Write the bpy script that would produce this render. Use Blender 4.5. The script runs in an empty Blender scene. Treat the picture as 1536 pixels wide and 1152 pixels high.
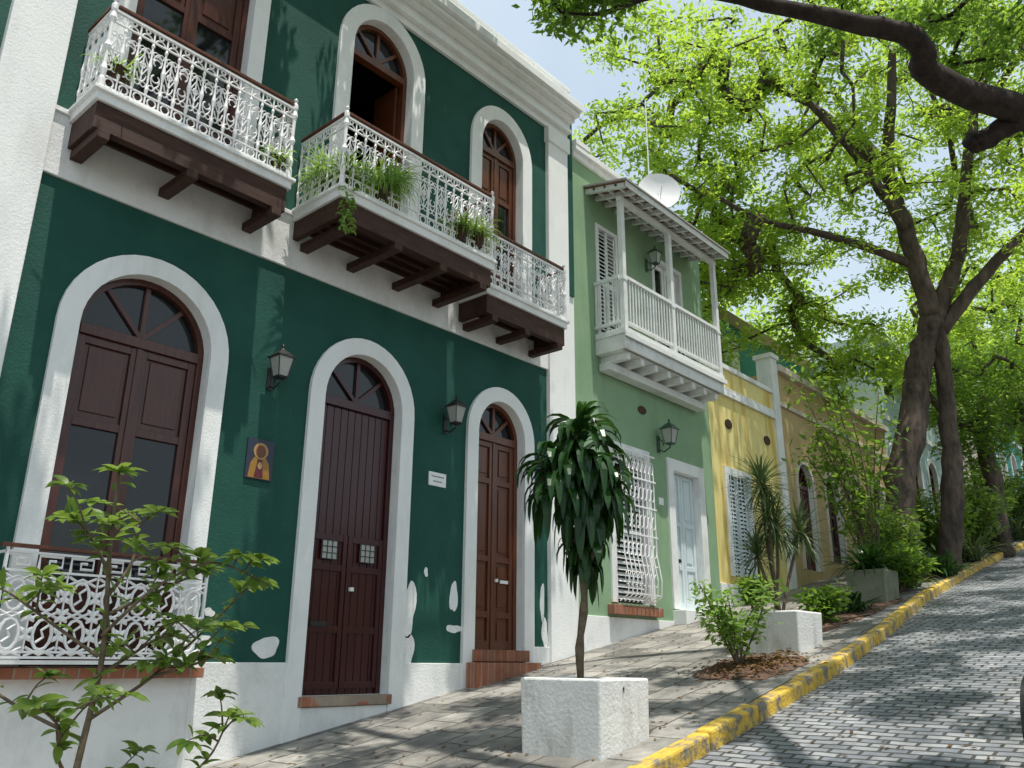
import bpy, math, random
import numpy as np
from mathutils import Vector, Matrix
random.seed(11); rng=np.random.default_rng(5)
C=bpy.context.scene.collection
D=7.5
def gz(x):
    x=max(-14.0,min(70.0,x)); return -1.715+.1838*x

# ---------------------------------------------------------------- materials
def nt(m):
    m.use_nodes=True; t=m.node_tree; t.nodes.clear(); return t
def N(t,k,**kw):
    n=t.nodes.new(k)
    for a,v in kw.items(): setattr(n,a,v)
    return n
def pbr(name,c1,c2,scale=3.0,rough=.8,bump=.15,bscale=60,stretch=(1,1,1),grime=None,gamt=.5,gscale=1.2,gstretch=(1,1,.25),spec=.3,gthr=(.5,.72)):
    m=bpy.data.materials.new(name); t=nt(m); L=t.links.new
    out=N(t,'ShaderNodeOutputMaterial'); b=N(t,'ShaderNodeBsdfPrincipled'); L(b.outputs[0],out.inputs[0])
    tc=N(t,'ShaderNodeTexCoord'); mp=N(t,'ShaderNodeMapping'); mp.inputs['Scale'].default_value=stretch
    L(tc.outputs['Object'],mp.inputs[0])
    n=N(t,'ShaderNodeTexNoise'); n.inputs['Scale'].default_value=scale; n.inputs['Detail'].default_value=6; n.inputs['Roughness'].default_value=.65
    L(mp.outputs[0],n.inputs['Vector'])
    r=N(t,'ShaderNodeValToRGB'); r.color_ramp.elements[0].position=.35; r.color_ramp.elements[1].position=.65
    r.color_ramp.elements[0].color=(*c1,1); r.color_ramp.elements[1].color=(*c2,1); L(n.outputs[0],r.inputs[0])
    col=r.outputs[0]
    if grime:
        m2=N(t,'ShaderNodeMapping'); m2.inputs['Scale'].default_value=gstretch; L(tc.outputs['Object'],m2.inputs[0])
        g=N(t,'ShaderNodeTexNoise'); g.inputs['Scale'].default_value=gscale; g.inputs['Detail'].default_value=9; g.inputs['Roughness'].default_value=.7
        L(m2.outputs[0],g.inputs['Vector'])
        mr=N(t,'ShaderNodeMapRange'); mr.inputs[1].default_value=gthr[0]; mr.inputs[2].default_value=gthr[1]; mr.inputs[4].default_value=gamt
        L(g.outputs[0],mr.inputs[0])
        mx=N(t,'ShaderNodeMixRGB'); mx.inputs[2].default_value=(*grime,1); L(mr.outputs[0],mx.inputs[0]); L(col,mx.inputs[1]); col=mx.outputs[0]
    L(col,b.inputs['Base Color'])
    b.inputs['Roughness'].default_value=rough; b.inputs['Specular IOR Level'].default_value=spec
    if bump:
        bn=N(t,'ShaderNodeTexNoise'); bn.inputs['Scale'].default_value=bscale; bn.inputs['Detail'].default_value=5
        L(mp.outputs[0],bn.inputs['Vector'])
        bm=N(t,'ShaderNodeBump'); bm.inputs['Strength'].default_value=bump; bm.inputs['Distance'].default_value=.02
        L(bn.outputs[0],bm.inputs['Height']); L(bm.outputs[0],b.inputs['Normal'])
    return m
def leafmat(name,c1,c2,tr,trf=.45,rough=.45):
    m=bpy.data.materials.new(name); t=nt(m); L=t.links.new
    out=N(t,'ShaderNodeOutputMaterial'); b=N(t,'ShaderNodeBsdfPrincipled'); tl=N(t,'ShaderNodeBsdfTranslucent'); mix=N(t,'ShaderNodeMixShader')
    g=N(t,'ShaderNodeNewGeometry'); r=N(t,'ShaderNodeValToRGB')
    r.color_ramp.elements[0].color=(*c1,1); r.color_ramp.elements[1].color=(*c2,1)
    L(g.outputs['Random Per Island'],r.inputs[0]); L(r.outputs[0],b.inputs['Base Color'])
    mm=N(t,'ShaderNodeMixRGB',blend_type='MIX'); mm.inputs[0].default_value=.75; mm.inputs[2].default_value=(*tr,1); L(r.outputs[0],mm.inputs[1]); L(mm.outputs[0],tl.inputs[0])
    b.inputs['Roughness'].default_value=rough; b.inputs['Specular IOR Level'].default_value=.35
    mix.inputs[0].default_value=trf; L(b.outputs[0],mix.inputs[1]); L(tl.outputs[0],mix.inputs[2]); L(mix.outputs[0],out.inputs[0])
    return m
def brickmat(name,c1,c2,mort,bw,rh,ms,rough,rot=0,bump=.5,stain=None,stscale=.8,offset=.5,spec=.3,warp=.022):
    m=bpy.data.materials.new(name); t=nt(m); L=t.links.new
    out=N(t,'ShaderNodeOutputMaterial'); b=N(t,'ShaderNodeBsdfPrincipled'); L(b.outputs[0],out.inputs[0])
    tc=N(t,'ShaderNodeTexCoord'); mp=N(t,'ShaderNodeMapping'); mp.inputs['Rotation'].default_value=(0,0,rot); L(tc.outputs['Object'],mp.inputs[0])
    wn=N(t,'ShaderNodeTexNoise'); wn.inputs['Scale'].default_value=2.5; L(tc.outputs['Object'],wn.inputs['Vector'])
    wm=N(t,'ShaderNodeMixRGB',blend_type='LINEAR_LIGHT'); wm.inputs[0].default_value=warp; L(mp.outputs[0],wm.inputs[1]); L(wn.outputs['Color'],wm.inputs[2])
    br=N(t,'ShaderNodeTexBrick'); br.offset=offset
    for k,v in (('Scale',1),('Mortar Size',ms),('Mortar Smooth',.3),('Bias',0),('Brick Width',bw),('Row Height',rh)): br.inputs[k].default_value=v
    br.inputs['Color1'].default_value=(*c1,1); br.inputs['Color2'].default_value=(*c2,1); br.inputs['Mortar'].default_value=(*mort,1)
    L(wm.outputs[0],br.inputs['Vector'])
    n=N(t,'ShaderNodeTexNoise'); n.inputs['Scale'].default_value=stscale; n.inputs['Detail'].default_value=8; n.inputs['Roughness'].default_value=.7; L(tc.outputs['Object'],n.inputs['Vector'])
    r=N(t,'ShaderNodeValToRGB'); r.color_ramp.elements[0].position=.35; r.color_ramp.elements[1].position=.7
    r.color_ramp.elements[0].color=(.6,.6,.6,1); r.color_ramp.elements[1].color=(*(stain or (1.3,1.3,1.3)),1); L(n.outputs[0],r.inputs[0])
    mu=N(t,'ShaderNodeMixRGB',blend_type='MULTIPLY'); mu.inputs[0].default_value=1; L(br.outputs['Color'],mu.inputs[1]); L(r.outputs[0],mu.inputs[2])
    L(mu.outputs[0],b.inputs['Base Color']); b.inputs['Roughness'].default_value=rough; b.inputs['Specular IOR Level'].default_value=spec
    n2=N(t,'ShaderNodeTexNoise'); n2.inputs['Scale'].default_value=35; n2.inputs['Detail'].default_value=4; L(tc.outputs['Object'],n2.inputs['Vector'])
    ad=N(t,'ShaderNodeMath',operation='MULTIPLY_ADD'); ad.inputs[1].default_value=.35; L(n2.outputs[0],ad.inputs[0])
    iv=N(t,'ShaderNodeMath',operation='SUBTRACT'); iv.inputs[0].default_value=1; L(br.outputs['Fac'],iv.inputs[1]); L(iv.outputs[0],ad.inputs[2])
    bm=N(t,'ShaderNodeBump'); bm.inputs['Strength'].default_value=bump; bm.inputs['Distance'].default_value=.015; L(ad.outputs[0],bm.inputs['Height']); L(bm.outputs[0],b.inputs['Normal'])
    return m

M={}
M['green']=pbr('dark_green_plaster',(.009,.064,.047),(.015,.086,.063),1.6,.75,.25,45,grime=(.024,.11,.085),gamt=.4,gscale=1.0,gstretch=(1,1,.5))
M['white']=pbr('white_plaster',(.82,.83,.82),(.88,.88,.86),2,.8,.2,50,grime=(.45,.45,.41),gamt=.35,gscale=1.6,gstretch=(1.3,1.3,.35))
M['whitedirty']=pbr('white_plaster_dado',(.79,.80,.79),(.86,.86,.84),2,.8,.25,40,grime=(.35,.36,.33),gamt=.5,gscale=2.2,gstretch=(1,1,.6),gthr=(.48,.75))
M['iron']=pbr('white_painted_iron',(.82,.81,.80),(.87,.85,.85),8,.45,.0,spec=.5,grime=(.4,.25,.18),gamt=.35,gscale=6,gstretch=(1,1,1),gthr=(.6,.75))
M['wood']=pbr('dark_red_varnished_wood',(.050,.013,.009),(.085,.023,.013),5,.25,.1,90,stretch=(6,6,.6),spec=.5)
M['wood2']=pbr('brown_varnished_wood',(.085,.024,.010),(.14,.042,.016),5,.28,.1,90,stretch=(6,6,.6),spec=.5)
M['maroon']=pbr('maroon_gloss_paint',(.040,.007,.008),(.055,.010,.010),4,.2,.08,60,stretch=(8,8,.5),spec=.5)
M['beam']=pbr('dark_stained_beam',(.035,.015,.010),(.07,.03,.02),4,.6,.3,60,stretch=(1,5,5))
M['glass']=pbr('dark_window_glass',(.006,.008,.010),(.012,.014,.016),2,.05,.02,3,spec=.5)
M['dark']=pbr('dark_interior',(.02,.018,.016),(.03,.026,.022),2,.9,0)
M['lgreen']=pbr('light_green_plaster',(.23,.36,.21),(.27,.40,.245),1.5,.8,.2,50,grime=(.14,.22,.14),gamt=.5,gscale=1.2)
M['yellow']=pbr('yellow_plaster',(.78,.64,.24),(.84,.72,.31),1.5,.8,.2,50,grime=(.58,.38,.07),gamt=.8,gscale=2.5,gstretch=(1.5,1.5,.10),gthr=(.5,.62))
M['ochre']=pbr('ochre_plaster',(.46,.34,.16),(.54,.41,.2),1.5,.8,.2,50,grime=(.22,.17,.1),gamt=.6,gscale=2)
M['teal']=pbr('teal_plaster',(.05,.25,.22),(.07,.3,.27),1.5,.8,.2,50)
M['paleblue']=pbr('pale_blue_plaster',(.40,.54,.58),(.48,.6,.64),1.5,.8,.2,50,grime=(.25,.3,.3),gamt=.5)
M['cream']=pbr('cream_plaster',(.6,.52,.42),(.66,.58,.48),1.5,.8,.2,50,grime=(.35,.3,.25),gamt=.5)
M['whitewood']=pbr('white_painted_wood',(.72,.74,.72),(.80,.81,.79),4,.55,.15,60,grime=(.4,.4,.37),gamt=.5,gscale=3,gstretch=(1,1,1))
M['bluedoor']=pbr('pale_blue_paint',(.62,.70,.72),(.68,.75,.77),3,.5,.1,50)
M['roof']=pbr('weathered_roof_sheet',(.32,.3,.28),(.42,.4,.37),5,.7,.2,40)
M['board']=pbr('reddish_boards',(.16,.08,.05),(.24,.13,.09),5,.7,.2,40)
M['pot']=pbr('whitewashed_concrete',(.74,.74,.71),(.82,.82,.79),3,.85,.35,35,grime=(.28,.24,.18),gamt=.65,gscale=3.0,gstretch=(1,1,.4),gthr=(.5,.7))
M['potg']=pbr('mossy_concrete',(.13,.15,.10),(.22,.23,.17),4,.9,.35,35)
M['soil']=pbr('soil',(.02,.014,.01),(.05,.035,.022),20,.95,.6,30)
M['mulch']=pbr('reddish_mulch',(.12,.06,.04),(.22,.12,.08),25,.95,.8,40,grime=(.08,.07,.05),gamt=.8,gscale=9,gstretch=(1,1,1),gthr=(.42,.6))
M['bark']=pbr('tree_bark',(.045,.034,.027),(.14,.105,.082),6,.9,.8,18,stretch=(1,1,.35),grime=(.03,.025,.02),gamt=.7,gscale=3,gstretch=(1,1,1))
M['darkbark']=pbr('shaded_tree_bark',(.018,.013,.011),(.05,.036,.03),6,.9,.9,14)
M['stem']=pbr('plant_stem',(.10,.075,.045),(.18,.14,.09),15,.85,.3,40)
M['brick']=brickmat('brick_sill',(.32,.12,.07),(.40,.17,.10),(.35,.28,.22),.12,.06,.008,.85,bump=.4)
M['side']=brickmat('sidewalk_slate_paving',(.16,.153,.143),(.30,.288,.268),(.085,.08,.072),.62,.41,.012,.7,bump=.7,stain=(1.6,1.57,1.5),stscale=2.6,warp=.05)
M['road']=brickmat('blue_cobble_paving',(.17,.19,.225),(.38,.39,.41),(.07,.07,.068),.21,.105,.014,.5,rot=math.pi/2,bump=1.0,stain=(1.35,1.33,1.28),stscale=1.9,spec=.4,warp=.035)
M['curb']=pbr('worn_yellow_curb_paint',(.62,.40,.05),(.74,.50,.08),4,.75,.5,30,grime=(.22,.20,.16),gamt=1,gscale=7,gstretch=(1,1,1),gthr=(.46,.58))
M['terrain']=pbr('ground_earth',(.08,.07,.05),(.12,.10,.07),2,.95,.3,10)
M['black']=pbr('black_iron',(.012,.014,.013),(.02,.022,.02),6,.5,.1,40,spec=.5)
M['lampg']=pbr('lamp_glass',(.35,.36,.33),(.42,.43,.4),3,.15,0,spec=.6)
M['verdi']=pbr('verdigris_iron',(.04,.08,.06),(.06,.11,.08),6,.5,.1,40)
M['dish']=pbr('dish_paint',(.80,.81,.81),(.85,.85,.85),3,.5,0)
M['L1']=leafmat('canopy_leaf',(.07,.17,.018),(.20,.31,.04),(.66,.88,.10),.56)
M['L2']=leafmat('near_canopy_leaf',(.045,.11,.014),(.12,.21,.03),(.36,.58,.06),.45)
M['L3']=leafmat('dracaena_leaf',(.012,.045,.010),(.03,.085,.02),(.07,.18,.02),.25,.3)
M['L4']=leafmat('shrub_leaf',(.05,.12,.02),(.15,.23,.05),(.34,.50,.07),.42,.35)
M['L5']=leafmat('spiky_leaf',(.05,.09,.03),(.12,.16,.06),(.2,.3,.08),.25,.45)
M['L6']=leafmat('fern_leaf',(.12,.24,.035),(.24,.38,.09),(.4,.62,.10),.45,.5)
M['L7']=leafmat('fallen_leaf',(.10,.05,.02),(.22,.14,.05),(.2,.1,.03),.1,.8)
M['carpaint']=pbr('dark_blue_car_paint',(.012,.018,.035),(.014,.02,.04),2,.2,0,spec=.6)
M['rubber']=pbr('tyre_rubber',(.015,.015,.015),(.025,.025,.025),8,.85,.2,60)
def flat(name,c,rough=.6): return pbr(name,tuple(x*.9 for x in c),c,10,rough,0)

# ---------------------------------------------------------------- mesh builder
class MB:
    def __init__(s): s.v=[]; s.f=[]
    def add(s,vs,fs):
        o=len(s.v); s.v+= [tuple(p) for p in vs]; s.f+=[tuple(i+o for i in f) for f in fs]
    def box(s,x0,x1,y0,y1,z0,z1):
        s.add([(x0,y0,z0),(x1,y0,z0),(x1,y1,z0),(x0,y1,z0),(x0,y0,z1),(x1,y0,z1),(x1,y1,z1),(x0,y1,z1)],
              [(0,3,2,1),(4,5,6,7),(0,1,5,4),(1,2,6,5),(2,3,7,6),(3,0,4,7)])
    def quad(s,a,b,c,d): s.add([a,b,c,d],[(0,1,2,3)])
    def tube(s,pts,r,n=6,closed=False):
        pts=[Vector(p) for p in pts]; k=len(pts)
        if k<2: return
        rs=r if isinstance(r,(list,tuple)) else [r]*k
        prev=None; vs=[]
        for i,p in enumerate(pts):
            if closed: t=pts[(i+1)%k]-pts[i-1]
            else: t=pts[min(i+1,k-1)]-pts[max(i-1,0)]
            if t.length<1e-9: t=Vector((0,0,1))
            t.normalize()
            if prev is None:
                a=Vector((0,0,1)) if abs(t.z)<.9 else Vector((1,0,0)); u=t.cross(a).normalized()
            else:
                u=prev-t*prev.dot(t)
                if u.length<1e-6: u=t.orthogonal()
                u.normalize()
            prev=u; w=t.cross(u)
            for j in range(n):
                an=2*math.pi*j/n; vs.append(p+(u*math.cos(an)+w*math.sin(an))*rs[i])
        fs=[]
        for i in range(k if closed else k-1):
            i2=(i+1)%k
            for j in range(n):
                j2=(j+1)%n; fs.append((i*n+j,i*n+j2,i2*n+j2,i2*n+j))
        if not closed:
            fs.append(tuple(range(n-1,-1,-1))); fs.append(tuple((k-1)*n+j for j in range(n)))
        s.add(vs,fs)
    def lathe(s,prof,c,n=10):
        vs=[];fs=[]
        for r,z in prof:
            for j in range(n):
                a=2*math.pi*j/n; vs.append((c[0]+r*math.cos(a),c[1]+r*math.sin(a),c[2]+z))
        for i in range(len(prof)-1):
            for j in range(n):
                j2=(j+1)%n; fs.append((i*n+j,i*n+j2,(i+1)*n+j2,(i+1)*n+j))
        fs.append(tuple(range(n-1,-1,-1))); fs.append(tuple((len(prof)-1)*n+j for j in range(n)))
        s.add(vs,fs)
    def prism(s,poly,y0,y1):
        k=len(poly); vs=[(x,y0,z) for x,z in poly]+[(x,y1,z) for x,z in poly]
        fs=[tuple(range(k)),tuple(range(2*k-1,k-1,-1))]+[(i,(i+1)%k,k+(i+1)%k,k+i) for i in range(k)]
        s.add(vs,fs)
    def obj(s,name,mat,parent=None,smooth=False,bevel=0):
        me=bpy.data.meshes.new(name); me.from_pydata(s.v,[],s.f); me.materials.append(M[mat] if isinstance(mat,str) else mat)
        if smooth: me.shade_smooth()
        o=bpy.data.objects.new(name,me); C.objects.link(o)
        if parent: o.parent=parent
        if bevel:
            b=o.modifiers.new('b','BEVEL'); b.width=bevel; b.segments=2; b.limit_method='ANGLE'
        return o
def empty(name):
    o=bpy.data.objects.new(name,None); C.objects.link(o); return o

# ---------------------------------------------------------------- architecture helpers
def prof(x0,x1,zb,zs,rise,n=20):
    xc=(x0+x1)/2; rx=(x1-x0)/2
    p=[(x0,zb),(x0,zs)]
    if rise>0:
        for i in range(1,n): 
            a=math.pi*(1-i/n); p.append((xc+rx*math.cos(a),zs+rise*math.sin(a)))
    p+=[(x1,zs),(x1,zb)]
    return p
def wall(mb,xa,xb,z0,z1,ops,Y=D,rev=.14,revmb=None):
    x=xa
    for (x0,x1,zb,zs,rise) in sorted(ops):
        mb.quad((x,Y,z0),(x0,Y,z0),(x0,Y,z1),(x,Y,z1))
        if zb>z0: mb.quad((x0,Y,z0),(x1,Y,z0),(x1,Y,zb),(x0,Y,zb))
        p=prof(x0,x1,zb,zs,rise); 
        for a,b in zip(p[1:-2],p[2:-1]): mb.quad((a[0],Y,a[1]),(b[0],Y,b[1]),(b[0],Y,z1),(a[0],Y,z1))
        rm=revmb or mb
        for a,b in zip(p[:-1],p[1:]): rm.quad((a[0],Y,a[1]),(a[0],Y+rev,a[1]),(b[0],Y+rev,b[1]),(b[0],Y,b[1]))
        rm.quad((x0,Y,zb),(x1,Y,zb),(x1,Y+rev,zb),(x0,Y+rev,zb))
        x=x1
    mb.quad((x,Y,z0),(xb,Y,z0),(xb,Y,z1),(x,Y,z1))
def surround(mb,x0,x1,zb,zs,rise,w,proud=.045,Y=D,wt=None):
    wt=w if wt is None else wt
    pi=prof(x0,x1,zb,zs,rise); 
    po=prof(x0-w,x1+w,zb,zs,rise+wt) if rise>0 else [(x0-w,zb),(x0-w,zs+wt),(x1+w,zs+wt),(x1+w,zb)]
    y=Y-proud
    for i in range(len(pi)-1):
        a,b,c,d=pi[i],pi[i+1],po[i+1],po[i]
        mb.quad((a[0],y,a[1]),(b[0],y,b[1]),(c[0],y,c[1]),(d[0],y,d[1]))
        mb.quad((d[0],y,d[1]),(c[0],y,c[1]),(c[0],Y,c[1]),(d[0],Y,d[1]))
        mb.quad((a[0],y,a[1]),(a[0],Y,a[1]),(b[0],Y,b[1]),(b[0],y,b[1]))
def shell(mb,xa,xb,z0,z1,Y=D,depth=9,thick=.0):
    mb.quad((xa,Y,z0),(xa,Y+depth,z0),(xa,Y+depth,z1),(xa,Y,z1))
    mb.quad((xb,Y,z0),(xb,Y,z1),(xb,Y+depth,z1),(xb,Y+depth,z0))
    mb.quad((xa,Y+depth,z0),(xb,Y+depth,z0),(xb,Y+depth,z1),(xa,Y+depth,z1))
    mb.quad((xa,Y,z1-.03),(xb,Y,z1-.03),(xb,Y+depth,z1-.03),(xa,Y+depth,z1-.03))
def arch_ring(mb,x0,x1,zs,rise,w,y0,y1):
    pi=prof(x0+w,x1-w,zs,zs,rise-w)[1:-1]; po=prof(x0,x1,zs,zs,rise)[1:-1]
    k=len(pi)
    for i in range(k-1):
        a,b,c,d=pi[i],pi[i+1],po[i+1],po[i]
        mb.quad((a[0],y0,a[1]),(b[0],y0,b[1]),(c[0],y0,c[1]),(d[0],y0,d[1]))
        mb.quad((a[0],y0,a[1]),(a[0],y1,a[1]),(b[0],y1,b[1]),(b[0],y0,b[1]))
def panel_leaf(w,g,x0,x1,z0,z1,Y,rows,glassrows=(),st=.075):
    w.box(x0,x0+st,Y,Y+.045,z0,z1); w.box(x1-st,x1,Y,Y+.045,z0,z1)
    zz=[z0+(z1-z0)*r for r in rows]
    for k,z in enumerate(zz):
        a=z-st/2; b=z+st/2
        if k==0: a=z; b=z+st*1.5
        if k==len(zz)-1: a=z-st; b=z
        w.box(x0+st,x1-st,Y+.002,Y+.043,a,b)
    for k in range(len(zz)-1):
        a,b=zz[k],zz[k+1]
        if k in glassrows: g.box(x0+st,x1-st,Y+.03,Y+.036,a,b)
        else:
            w.box(x0+st,x1-st,Y+.028,Y+.04,a,b)
            m=.045
            w.box(x0+st+m,x1-st-m,Y+.014,Y+.03,a+.1,b-.09)
def arched_door(par,tag,x0,x1,zb,zs,rise,mat,style,Y=D+.12):
    w=MB(); g=MB(); fr=.06
    w.box(x0,x0+fr,Y-.02,Y+.08,zb,zs); w.box(x1-fr,x1,Y-.02,Y+.08,zb,zs)
    arch_ring(w,x0,x1,zs,rise,fr,Y-.02,Y+.08)
    w.box(x0+fr,x1-fr,Y-.03,Y+.08,zs-.05,zs+.05)
    xc=(x0+x1)/2
    pg=prof(x0+.02,x1-.02,zs,zs,rise-.02)[1:-1]; g.prism(pg,Y+.04,Y+.046)
    R=(x1-x0)/2-fr
    for ang in (45,90,135) if style!='win' else (50,90,130):
        a=math.radians(ang); ex=xc+R*math.cos(a); ez=zs+(rise-fr)*math.sin(a)
        sx=xc; sz=zs+.05
        dx,dz=ex-sx,ez-sz; l=math.hypot(dx,dz); nx,nz=-dz/l*.018,dx/l*.018
        w.prism([(sx+nx,sz+nz),(sx-nx,sz-nz),(ex-nx,ez-nz),(ex+nx,ez+nz)],Y+.005+.001*ang/45,Y+.038)
    zt=zs-.05; a,b=x0+fr,x1-fr
    if style=='win':
        panel_leaf(w,g,a,xc-.004,zb,zt,Y,[0,.22,.72,1],(1,)); panel_leaf(w,g,xc+.004,b,zb,zt,Y,[0,.22,.72,1],(1,))
        w.box(xc-.03,xc+.03,Y-.012,Y,zb,zt)
    elif style=='panel':
        panel_leaf(w,g,a,xc-.004,zb,zt,Y,[0,.16,.42,.80,1],()); panel_leaf(w,g,xc+.004,b,zb,zt,Y,[0,.16,.42,.80,1],())
        w.box(xc-.025,xc+.025,Y-.012,Y,zb,zt)
    elif style=='plank':
        n=10; pw=(b-a)/n
        zm=zb+1.38
        for i in range(n):
            w.box(a+i*pw+.004,a+(i+1)*pw-.004,Y+.012,Y+.04,zb,zt)
        w.box(a,b,Y+.02,Y+.035,zb,zt)
        for (p,q) in ((a,xc-.006),(xc+.006,b)):
            for xx in (p,q-.055): w.box(xx,xx+.055,Y-.012,Y+.012,zb+.06,zm+.28)
            for zz in (zb+.06,zb+.62,zm-.12,zm+.2): w.box(p+.055,q-.055,Y-.010,Y+.012,zz,zz+.07)
    w.obj(tag+'_joinery',mat,par,bevel=.004); g.obj(tag+'_glass','glass',par)

def rail(mb,p0,p1,zb,zt,bay=.135,r=.0085,posts=True):
    p0=Vector((*p0,0)); p1=Vector((*p1,0)); L=(p1-p0).length; d=(p1-p0)/L; nrm=Vector((-d.y,d.x,0))
    P=lambda s,z,o=0: p0+d*s+nrm*o+Vector((0,0,z))
    H=zt-zb; n=max(2,round(L/bay)); bw=L/n
    def bar(z,hh,ww):
        a=P(0,z);b=P(L,z)
        vs=[]
        for q in (a,b):
            for sy,sz in ((-ww,-hh),(ww,-hh),(ww,hh),(-ww,hh)): vs.append(q+nrm*sy+Vector((0,0,sz)))
        mb.add(vs,[(0,1,5,4),(1,2,6,5),(2,3,7,6),(3,0,4,7),(0,3,2,1),(4,5,6,7)])
    bar(zb+.03,.010,.014); bar(zb+.14,.007,.010); bar(zt-.03,.012,.016); bar(zt-.15,.007,.010)
    def ring(s,z,rx,rz,k=10,rr=r):
        mb.tube([P(s+rx*math.cos(2*math.pi*i/k),z+rz*math.sin(2*math.pi*i/k)) for i in range(k)],rr,4,True)
    def arc(s,z,rad,a0,a1,k=6,rr=r):
        mb.tube([P(s+rad*math.cos(math.radians(a0+(a1-a0)*i/k)),z+rad*math.sin(math.radians(a0+(a1-a0)*i/k))) for i in range(k+1)],rr,4)
    for i in range(n+1):
        s=i*bw
        zz=[zb+.02,zb+.14,zb+.18,zb+.2,zb+.24,zb+H*.40,zb+H*.45,zb+H*.5,zb+H*.55,zb+H*.62,zt-.22,zt-.2,zt-.17,zt-.03]
        rr=[.008,.009,.016,.019,.010,.0095,.016,.022,.016,.0095,.010,.018,.010,.008]
        mb.tube([P(s,z) for z in zz],rr,6)
    for i in range(n):
        s=(i+.5)*bw; h=bw/2
        ring(s,zb+.085,h*.62,.045); 
        arc(s,zt-.15,h*.75,0,180,6); ring(s,zt-.065,h*.33,.025,8)
        zc=(zb+zt)/2
        for sg in (1,-1):
            for zo in (zb+.24,zt-.27):
                arc(s+sg*h*.42,zo,h*.40,0,360,8,r*.8)
        if i%2==0:
            mb.tube([P(s,zc+.12),P(s+h*.85,zc),P(s,zc-.12),P(s-h*.85,zc)],r*1.1,4,True)
            mb.tube([P(s,zc+.19),P(s,zc-.19)],r,4); mb.tube([P(s-h*.8,zc),P(s+h*.8,zc)],r,4)
            ring(s,zc,h*.35,.035,8)
        else:
            arc(s,zc+.085,h*.6,-60,240,8); arc(s,zc-.085,h*.6,120,420,8)
        for sg in (1,-1): mb.tube([P(s,zc+sg*.19),P(s+h*.5,zc+sg*.15),P(s+h*.7,zc+sg*.10)],r*.8,4); mb.tube([P(s,zc+sg*.19),P(s-h*.5,zc+sg*.15),P(s-h*.7,zc+sg*.10)],r*.8,4)
def post(mb,x,y,zb,zt):
    pr=[(.03,0),(.03,.1),(.022,.12),(.034,.2),(.02,.26),(.018,(zt-zb)*.5-.05),(.034,(zt-zb)*.5),(.018,(zt-zb)*.5+.05),(.02,zt-zb-.2),(.034,zt-zb-.14),(.022,zt-zb-.08),(.03,zt-zb-.05),(.03,zt-zb),(.012,zt-zb+.03),(.026,zt-zb+.06),(.003,zt-zb+.09)]
    mb.lathe(pr,(x,y,zb),8)

# ================================================================= GREEN TOWNHOUSE
gh=empty('green_townhouse')
W1=(2.64,3.90,-.08,2.82,.64); D2=(5.29,6.41,-.36,2.78,.60); D3=(7.74,8.67,.12,2.86,.50)
U1=(2.64,3.90,4.76,7.45,.64); U2=(5.30,6.32,4.76,7.52,.58); U3=(7.69,8.60,4.76,7.30,.52)
FW=(-.6,.5,-.2,2.8,.6)
w=MB(); rv=MB()
wall(w,-7,9.70,-3.2,4.1,[W1,D2,D3,FW],revmb=rv)
wall(w,-7,9.70,4.1,8.3,[U1,U2,U3],revmb=rv)
w.obj('green_walls','green',gh); rv.obj('opening_reveals','whitedirty',gh)
w=MB(); shell(w,-7,9.86,-3.2,9.25,D+.002,9); w.obj('side_back_roof','green',gh)
w=MB(); w.box(-6.9,9.8,11.5,11.6,-3,9); w.obj('dark_room_backing','dark',gh)  # near-black sheet, the dimness of the rooms put into its colour
w=MB()
w.box(-7,9.70,D-.03,D+.05,4.10,4.72); w.box(-7,9.71,D-.06,D+.05,4.72,4.77)
w.box(-7,1.6,D-.028,D+.02,-3.2,-.04)
for a,b,zt in ((2.1,2.45,-.04),(4.10,5.10,-.04),(5.29,6.41,-.465),(6.60,7.545,-.04),(8.865,9.2,.17)):
    w.box(a,b,D-.03,D+.02,-3.2,zt)
w.box(2.45,4.10,D-.03,D+.02,-3.2,-.17)
w.obj('belt_and_dado','whitedirty',gh,bevel=.006)
w=MB()
w.box(1.6,2.1,D-.09,D+.05,-3.2,8.3)
w.box(9.2,9.70,D-.07,D+.05,-3.2,8.3)
w.box(9.17,9.735,D-.10,D+.05,8.02,8.3); 
y=[(.05,8.3,8.42),(.12,8.42,8.5),(.09,8.5,8.62),(.18,8.62,8.70),(.27,8.70,8.78),(.33,8.78,8.92),(.28,8.92,8.97)]
for pr,a,b in y: w.box(-7,9.72+pr*.3,D-pr,D+.1,a,b)
w.box(-7,9.78,D-.03,D+.25,8.97,9.28); w.box(-7,9.8,D-.07,D+.28,9.28,9.36)
w.obj('pilasters_and_cornice','white',gh,bevel=.01)
w=MB(); w.box(9.7,9.88,D-.03,D+.02,5.5,9.15); w.obj('corner_strip','green',gh)
w=MB(); w.box(9.7,9.90,D-.0,D+.02,-3.2,5.5); w.obj('corner_strip_low','white',gh)
w=MB()
surround(w,*W1,.19); surround(w,D2[0],D2[1],-1.2,D2[3],D2[4],.195); surround(w,D3[0],D3[1],-.6,D3[3],D3[4],.20)
surround(w,*U1,.19); surround(w,*U2,.21); surround(w,*U3,.215)
surround(w,*FW,.19)
w.obj('window_surrounds','white',gh)
arched_door(gh,'window_ground',*W1,'wood','win'); arched_door(gh,'front_door',*D2,'maroon','plank'); arched_door(gh,'side_door',*D3,'wood2','panel')
arched_door(gh,'french_window_upper',*U1,'wood','win'); arched_door(gh,'far_left_window',*FW,'wood','win')
arched_door(gh,'balcony_door_right',*U3,'wood2','win')
w=MB(); g=MB(); x0,x1,zb,zs,rise=U2; Y=D+.12
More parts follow.
